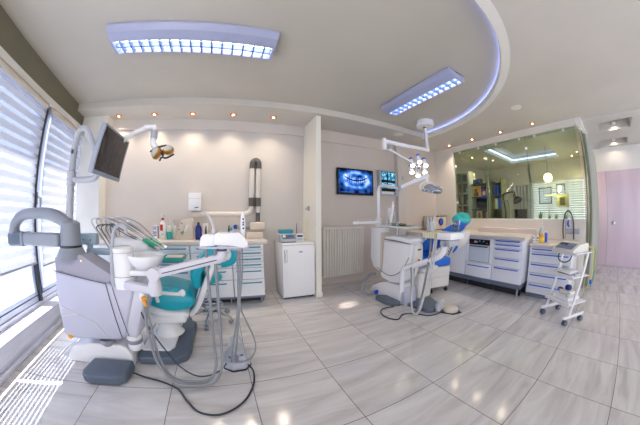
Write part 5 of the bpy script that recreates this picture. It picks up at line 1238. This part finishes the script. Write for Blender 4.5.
# desk and desk lamp
t = thing('desk', 'pale desk behind the glass partition carrying the black lamp', 'desk', (5.9, 1.6, 0))
obj('top', box((5.0, .75, 1.02), (5.45, 2.2, 1.05), .004), M['shelf'], t)
for x in (5.03, 5.40):
    for y in (.79, 2.16): obj('leg', box((x - .02, y - .02, 0), (x + .02, y + .02, 1.02)), M['lgrey'], t)
t = thing('desk_lamp', 'black jointed desk lamp with round head behind the glass', 'desk lamp', (5.2, 2.12, 1.051))
obj('base', lathe([(.07, 0), (.07, .015), (.02, .02), (.001, .021)], (5.2, 2.13, 1.051), 20), M['dark'], t)
obj('arm', tube([(5.2, 2.13, 1.07), (5.2, 2.14, 1.35), (5.2, 2.19, 1.60), (5.2, 2.155, 1.665), (5.2, 1.98, 1.69), (5.2, 1.91, 1.68), (5.2, 1.885, 1.60)], .019, 10, 4), M['dark'], t)
obj('joint', ell((5.2, 1.915, 1.615), (.03, .035, .045)), M['dark'], t)
obj('shade', lathe([(.03, .09), (.07, .075), (.115, .0), (.11, -.005), (.001, .01)], (5.2, 1.84, 1.50), 22, toward((.2, .5, .8))), M['black'], t)
t = thing('curved_stand', 'grey curved tube stand left of the black desk lamp', 'stand', (5.2, 2.19, 1.051))
obj('tube', tube([(5.15, 2.03, 1.052), (5.15, 2.03, 1.40), (5.15, 2.05, 1.49), (5.15, 2.10, 1.52), (5.15, 2.17, 1.51)], .014, 10, 4), M['grey'], t)
t = thing('desk_monitor', 'black desk monitor seen behind the glass below the lamp', 'monitor', (5.3, 1.8, 1.051))
obj('panel', box((5.35, 1.68, 1.10), (5.38, 1.96, 1.33), .004), M['black'], t)
obj('stand', J(box((5.355, 1.80, 1.055), (5.375, 1.84, 1.11)), box((5.30, 1.75, 1.051), (5.43, 1.89, 1.057))), M['dark'], t)
# grey curtain panel
g = G(); vs = []; fs = []; n = 30
for i in range(n + 1):
    y = 2.15 + .55 * i / n
    for z in (.05, 2.02): vs.append((7.24 + .03 * math.sin(i * 1.1), y, z))
for i in range(n): a = i * 2; fs.append((a, a + 2, a + 3, a + 1))
g = J(G().add(vs, fs), G().add([(p[0] + .004, p[1], p[2]) for p in vs], fs))
t = thing('curtain', 'grey lilac curtain left of the office window behind the glass', 'curtain', (7.24, 2.4, 0))
obj('cloth', g, M['officegrey'], t, smooth=70)
obj('rail', bar((7.24, 2.125, 2.04), (7.24, 2.74, 2.04), .015, 10), M['lgrey'], t)
# slatted blind
t = thing('slatted_blind', 'white slatted blind on the office window behind the glass', 'window blind', (7.26, 1.3, 1.05))
g = G()
for i in range(17): g.join(cbox((7.27, 1.33, 1.08 + i * .058), (.056, 1.54, .004), R=Matrix.Rotation(.75, 3, 'Y')))
sl_ = obj('slats', g.move(Matrix.Identity(4)), M['paper'], t, smooth=0)
for y in (.9, 1.75): obj('cord', bar((7.245, y, 1.06), (7.245, y, 2.06), .004, 6), M['lgrey'], t)
obj('head_rail', box((7.24, .55, 2.04), (7.295, 2.11, 2.08), .004), M['wwhite'], t)
# pictures hanging before the blind
for i, (y0, y1, z0, z1, lab) in enumerate(((1.44, 1.80, 1.48, 1.90, 'larger dark empty frame hanging before the slatted blind'), (1.06, 1.30, 1.66, 1.96, 'smaller dark empty frame hanging right of the larger one'))):
    t = thing('picture_frame', lab, 'frame', (7.1, (y0 + y1) / 2, z0), 'frames before the office blind')
    x = 6.9
    obj('frame', J(box((x, y0, z0), (x + .02, y0 + .025, z1)), box((x, y1 - .025, z0), (x + .02, y1, z1)), box((x, y0, z0), (x + .02, y1, z0 + .025)), box((x, y0, z1 - .025), (x + .02, y1, z1))), M['slate'], t)
    obj('pane', box((x + .008, y0 + .02, z0 + .02), (x + .012, y1 - .02, z1 - .02)), M['glass'], t, smooth=0)
    for y in (y0 + .05, y1 - .05): obj('wire', bar((x + .01, y, z1), (x + .01, y, 2.62), .002, 6), M['lgrey'], t)
t = thing('hanging_board', 'cream board with a darker square hanging before the slatted blind', 'board', (6.5, 1.05, 1.4))
obj('panel', box((6.5, .92, 1.38), (6.52, 1.22, 1.66), .003), M['sign'], t)
obj('dark_square', box((6.497, 1.02, 1.42), (6.501, 1.16, 1.60)), M['oldwood'], t)
obj('top_bar', bar((6.51, .90, 1.665), (6.51, 1.55, 1.665), .01, 8), M['sign'], t)
for y in (.95, 1.5): obj('wire', bar((6.51, y, 1.66), (6.51, y, 2.62), .002, 6), M['lgrey'], t)
# plants on the desk
def plant(x, y, z, s, label):
    t = thing('potted_plant', label, 'plant', (x, y, z), 'little plants behind the glass')
    obj('pot', lathe([(.02 * s, 0), (.03 * s, .05 * s), (.033 * s, .052 * s), (.001, .045 * s)], (x, y, z), 14), M['pot'], t)
    g = G()
    for k_ in range(9):
        a = k_ * 2.4; c, q = math.cos(a), math.sin(a)
        g.join(pad([(x + c * .005, y + q * .005, z + .045 * s), (x + c * .03 * s, y + q * .03 * s, z + (.10 + .008 * k_) * s), (x + c * .055 * s, y + q * .055 * s, z + (.13 + .012 * k_) * s)], (-q, c, 0), [.006 * s, .016 * s, .004 * s], .0015, 3, 8, 1))
    obj('leaves', g, M['leaf'], t, smooth=60)
plant(4.98 + .1, 1.30, 1.051, 1.0, 'leafy little plant, leftmost behind the glass')
plant(5.1, 1.12, 1.051, .7, 'short little plant second from left behind the glass')
plant(5.1, .98, 1.051, .85, 'little plant in a clay pot before the white blind')
plant(5.15, .80, 1.051, .9, 'little plant nearest the curtain end behind the glass')
# globe added for a reflected wall lamp
t = thing('lamp_reflection', 'glowing amber reflection globe standing in for a wall lamp mirrored in the glass', 'lamp', (6.3, 1.38, 2.0))
obj('globe', ell((6.3, 1.38, 2.06), (.11, .11, .11)), M['globe'], t, smooth=60)
obj('ceiling_rod', bar((6.3, 1.38, 2.17), (6.3, 1.38, 2.79), .01, 8), M['steel'], t)

# ------------------------------------------------------------------ ceiling fixtures
def fixture(T, L, label, w=1.0):
    """long wing-shaped lamp; local x along it, shade at low y, louvre at high y, z below the ceiling"""
    t = thing('ceiling_light', label, 'ceiling light', T @ V((L / 2, .22 * w, 0)), 'twin tube ceiling lights')
    def P(l): return [(y * w, z) for y, z in l]
    a, b = .195 * w, .415 * w
    shade = prism(P([(0, -.005), (.005, -.03), (.06, -.07), (.18, -.10), (.195, -.10), (.195, -.005)]), 'x', 0, L, .003)
    obj('shade', shade.move(T), M['fixture'], t, smooth=50)
    obj('side_rail', prism(P([(.415, -.10), (.43, -.10), (.45, -.07), (.455, -.005), (.415, -.005)]), 'x', 0, L, .003).move(T), M['fixture'], t)
    obj('reflector', box((.0, a, -.02), (L, b, -.008)).move(T), M['louvre'], t)
    for x in (0, L - .025): obj('end_plate', box((x, a, -.10), (x + .025, b, -.008)).move(T), M['fixture'], t)
    for q in (.27, .75): obj('lamp_tube', bar((.04, a + (b - a) * q, -.05), (L - .04, a + (b - a) * q, -.05), .012, 10).move(T), M['tubelamp'], t)
    g = G(); n = int(L / .095)
    for i in range(1, n): g.join(box((L * i / n - .007, a, -.099), (L * i / n + .007, b, -.055)))
    g.join(box((.03, a + (b - a) * .47, -.099), (L - .03, a + (b - a) * .54, -.035)))
    obj('louvre', g.move(T), M['blade'], t, smooth=0)
    return t
fixture(Matrix.Translation((-1.265, 1.64, ZH)), 1.575, 'long twin tube ceiling light over the grey dental unit, left of the ring', .80)
fixture(Matrix.Translation((2.075, 2.585, ZH)) @ Matrix.Rotation(-PI / 2, 4, 'Z'), 1.30, 'twin tube ceiling light inside the blue lit ring edge', .68)
# downlights
def downlight(x, y, z, label, group):
    t = thing('downlight', label, 'downlight', (x, y, z), group)
    obj('ring', lathe([(.036, .0), (.054, -.001), (.056, -.006), (.040, -.010), (.035, -.004)], (x, y, z), 20), M['downring'], t)
    obj('lens', lathe([(.034, -.002), (.032, -.008), (.001, -.009)], (x, y, z), 16), M['lens'], t)  # glowing disc in place of the lit reflector around the bulb
    obj('bulb', lathe([(.015, -.0085), (.014, -.012), (.001, -.0125)], (x, y, z), 12), M['down'], t)
    return t
DL = []
XS = [-1.875, -1.245, -.615, .015, .645]; YS = [3.525, 3.495, 3.46, 3.43, 3.405]
nm = ['leftmost', 'second from left', 'middle', 'fourth from left', 'rightmost']
for i, (x, y) in enumerate(zip(XS, YS)):
    downlight(x, y, ZL, 'small orange downlight, %s of five along the back wall soffit' % nm[i], 'downlights along the back wall'); DL.append((x, y, ZL))
nm = ['farthest', 'second farthest', 'second nearest', 'nearest']
for i, (x, y) in enumerate(((4.40, 3.06), (4.41, 2.45), (4.41, 1.785), (4.38, 1.11))):
    downlight(x, y, ZL, 'small orange downlight, %s of four above the glass partition' % nm[i], 'downlights above the glass partition'); DL.append((x, y, ZL))
for i, (x, y) in enumerate(((5.3, 3.0), (5.6, 2.8), (6.0, 2.75), (6.9, .8), (6.5, .62))):
    downlight(x, y, 2.62, 'office downlight behind the glass, %s' % ['nearest the bookcase', 'second along from the bookcase', 'third along from the bookcase', 'far one near the window', 'near one by the curtain'][i], 'office downlights')
# ceiling grilles
for i, (x, y, s, lab) in enumerate(((2.98, 3.23, 1.15, 'round white ceiling grille beside the surgical lamp mount'), (3.53, 1.09, 1.0, 'round white ceiling grille nearer the camera, right of the ring'))):
    t = thing('ceiling_grille', lab, 'grille', (x, y, ZL), 'round ceiling grilles')
    obj('rim', lathe([(.06 * s, 0), (.085 * s, 0), (.085 * s, -.006), (.065 * s, -.012), (.06 * s, -.008)], (x, y, ZL), 26), M['trim'], t)
    obj('grille', lathe([(.001, -.004), (.06 * s, -.004), (.06 * s, -.002), (.001, -.002)], (x, y, ZL), 24), M['lgrey'], t)
# small lamps in the corridor recesses
for i, h in enumerate(HOLES):
    cx = h[0] + .05; cy = (h[2] + h[3]) / 2
    t = thing('recess_lamp', ['small lamp inside the nearer ceiling recess', 'small lamp inside the farther ceiling recess'][i], 'lamp', (cx, cy, ZL + .1), 'lamps in the ceiling recesses')
    obj('bracket', box((h[1] - .03, cy - .06, ZL + .08), (h[1], cy + .06, ZL + .12), .005), M['steel'], t)
    obj('bulb', ell((h[1] - .05, cy, ZL + .09), (.025, .05, .03)), M['oledlamp' if 'oledlamp' in M else 'paper'], t)
# ------------------------------------------------------------------ camera
cam = bpy.data.cameras.new('camera'); co = bpy.data.objects.new('camera', cam); COL.objects.link(co)
yaw, pitch, roll, H = .39637, .01024, -.00442, 1.2412
f = V((math.sin(yaw) * math.cos(pitch), math.cos(yaw) * math.cos(pitch), math.sin(pitch)))
r = V((math.cos(yaw), -math.sin(yaw), 0)); u = r.cross(f)
R_ = math.cos(roll) * r + math.sin(roll) * u; U_ = -math.sin(roll) * r + math.cos(roll) * u
co.matrix_world = Matrix.Translation((0, 0, H)) @ Matrix((R_, U_, -f)).transposed().to_4x4()
cam.type = 'PANO'; cam.sensor_width = 36; cam.lens = 14; cam.clip_start = .02
pc = cam if hasattr(cam, 'panorama_type') else cam.cycles
pc.panorama_type = 'FISHEYE_LENS_POLYNOMIAL'
pc.fisheye_fov = math.radians(200)
for i, c in enumerate((0, .07480072443986577, .0003999318564406326, -3.889872977219698e-05, 3.599737994719552e-07)):
    setattr(pc, 'fisheye_polynomial_k%d' % i, -c)
SC.camera = co

# ------------------------------------------------------------------ light
w = bpy.data.worlds.new('daylight and fill'); SC.world = w; w.use_nodes = True
k = NT(w.node_tree); bg = w.node_tree.nodes['Background']
geo = k.n('ShaderNodeNewGeometry'); sep = k.n('ShaderNodeSeparateXYZ'); k.link(geo.outputs['Incoming'], sep.inputs[0])
mr = k.n('ShaderNodeMapRange'); mr.inputs['From Min'].default_value = -.4; mr.inputs['From Max'].default_value = .7; k.link(sep.outputs[0], mr.inputs['Value'])
c = k.mix(mr.outputs[0], (1.55, 1.52, 1.48, 1), (1.15, 1.26, 1.58, 1))  # bluish sky at the windows, warmer added fill from the open room
k.link(c, bg.inputs['Color']); bg.inputs['Strength'].default_value = .8

def area(name, loc, d, sx, sy, e, col, spread=None):
    l = bpy.data.lights.new(name, 'AREA'); l.shape = 'RECTANGLE'; l.size = sx; l.size_y = sy; l.energy = e; l.color = col
    o = bpy.data.objects.new(name, l); COL.objects.link(o); o.location = loc
    o.rotation_euler = V(d).to_track_quat('-Z', 'Y').to_euler(); return o
def spot(name, loc, d, e, col, ang=90, blend=.6, rad=.03):
    l = bpy.data.lights.new(name, 'SPOT'); l.energy = e; l.color = col; l.spot_size = math.radians(ang); l.spot_blend = blend; l.shadow_soft_size = rad
    o = bpy.data.objects.new(name, l); COL.objects.link(o); o.location = loc
    o.rotation_euler = V(d).to_track_quat('-Z', 'Y').to_euler(); return o
for x, y, z in DL: spot('downlight beam', (x, y, z - .015), (0, 0, -1), 20, (1, .84, .66), 120, .9, .03)
for x, y in ((5.3, 3.0), (5.6, 2.8), (6.0, 2.75), (6.9, .8), (6.5, .62)): spot('office downlight beam', (x, y, 2.60), (0, 0, -1), 18, (1, .82, .6), 130, .9, .03)
for h in HOLES: spot('recess beam', (h[1] - .08, (h[2] + h[3]) / 2, ZL + .03), (.35, 0, -1), 5, (1, .78, .62), 140, .9, .04)
pl_ = bpy.data.lights.new('added globe light', 'POINT'); pl_.energy = 14; pl_.color = (1, .85, .5); pl_.shadow_soft_size = .12  # added point light at the globe, brightens the office
po_ = bpy.data.objects.new('added globe light', pl_); COL.objects.link(po_); po_.location = (6.3, 1.38, 1.90)
spot('floor patch beam', (-.47, 1.90, 1.725), V((1.53, 2.67, 0)) - V((-.47, 1.90, 1.725)), 420, (1, .86, .76), 5.5, 1.0, .03)  # added beam for the bright floor patch, placed at the dental lamp
sl = bpy.data.lights.new('sun', 'SUN'); sl.energy = 17; sl.angle = math.radians(.25); sl.color = (1, .95, .88)
so = bpy.data.objects.new('sun', sl); COL.objects.link(so); so.rotation_euler = V((.36, .06, -.93)).to_track_quat('-Z', 'Y').to_euler()

SC.view_settings.view_transform = 'Standard'; SC.view_settings.look = 'None'
SC.view_settings.gamma = 1; SC.view_settings.exposure = .68; SC.view_settings.use_curve_mapping = False
SC.cycles.max_bounces = 8; SC.cycles.diffuse_bounces = 5; SC.cycles.transparent_max_bounces = 12
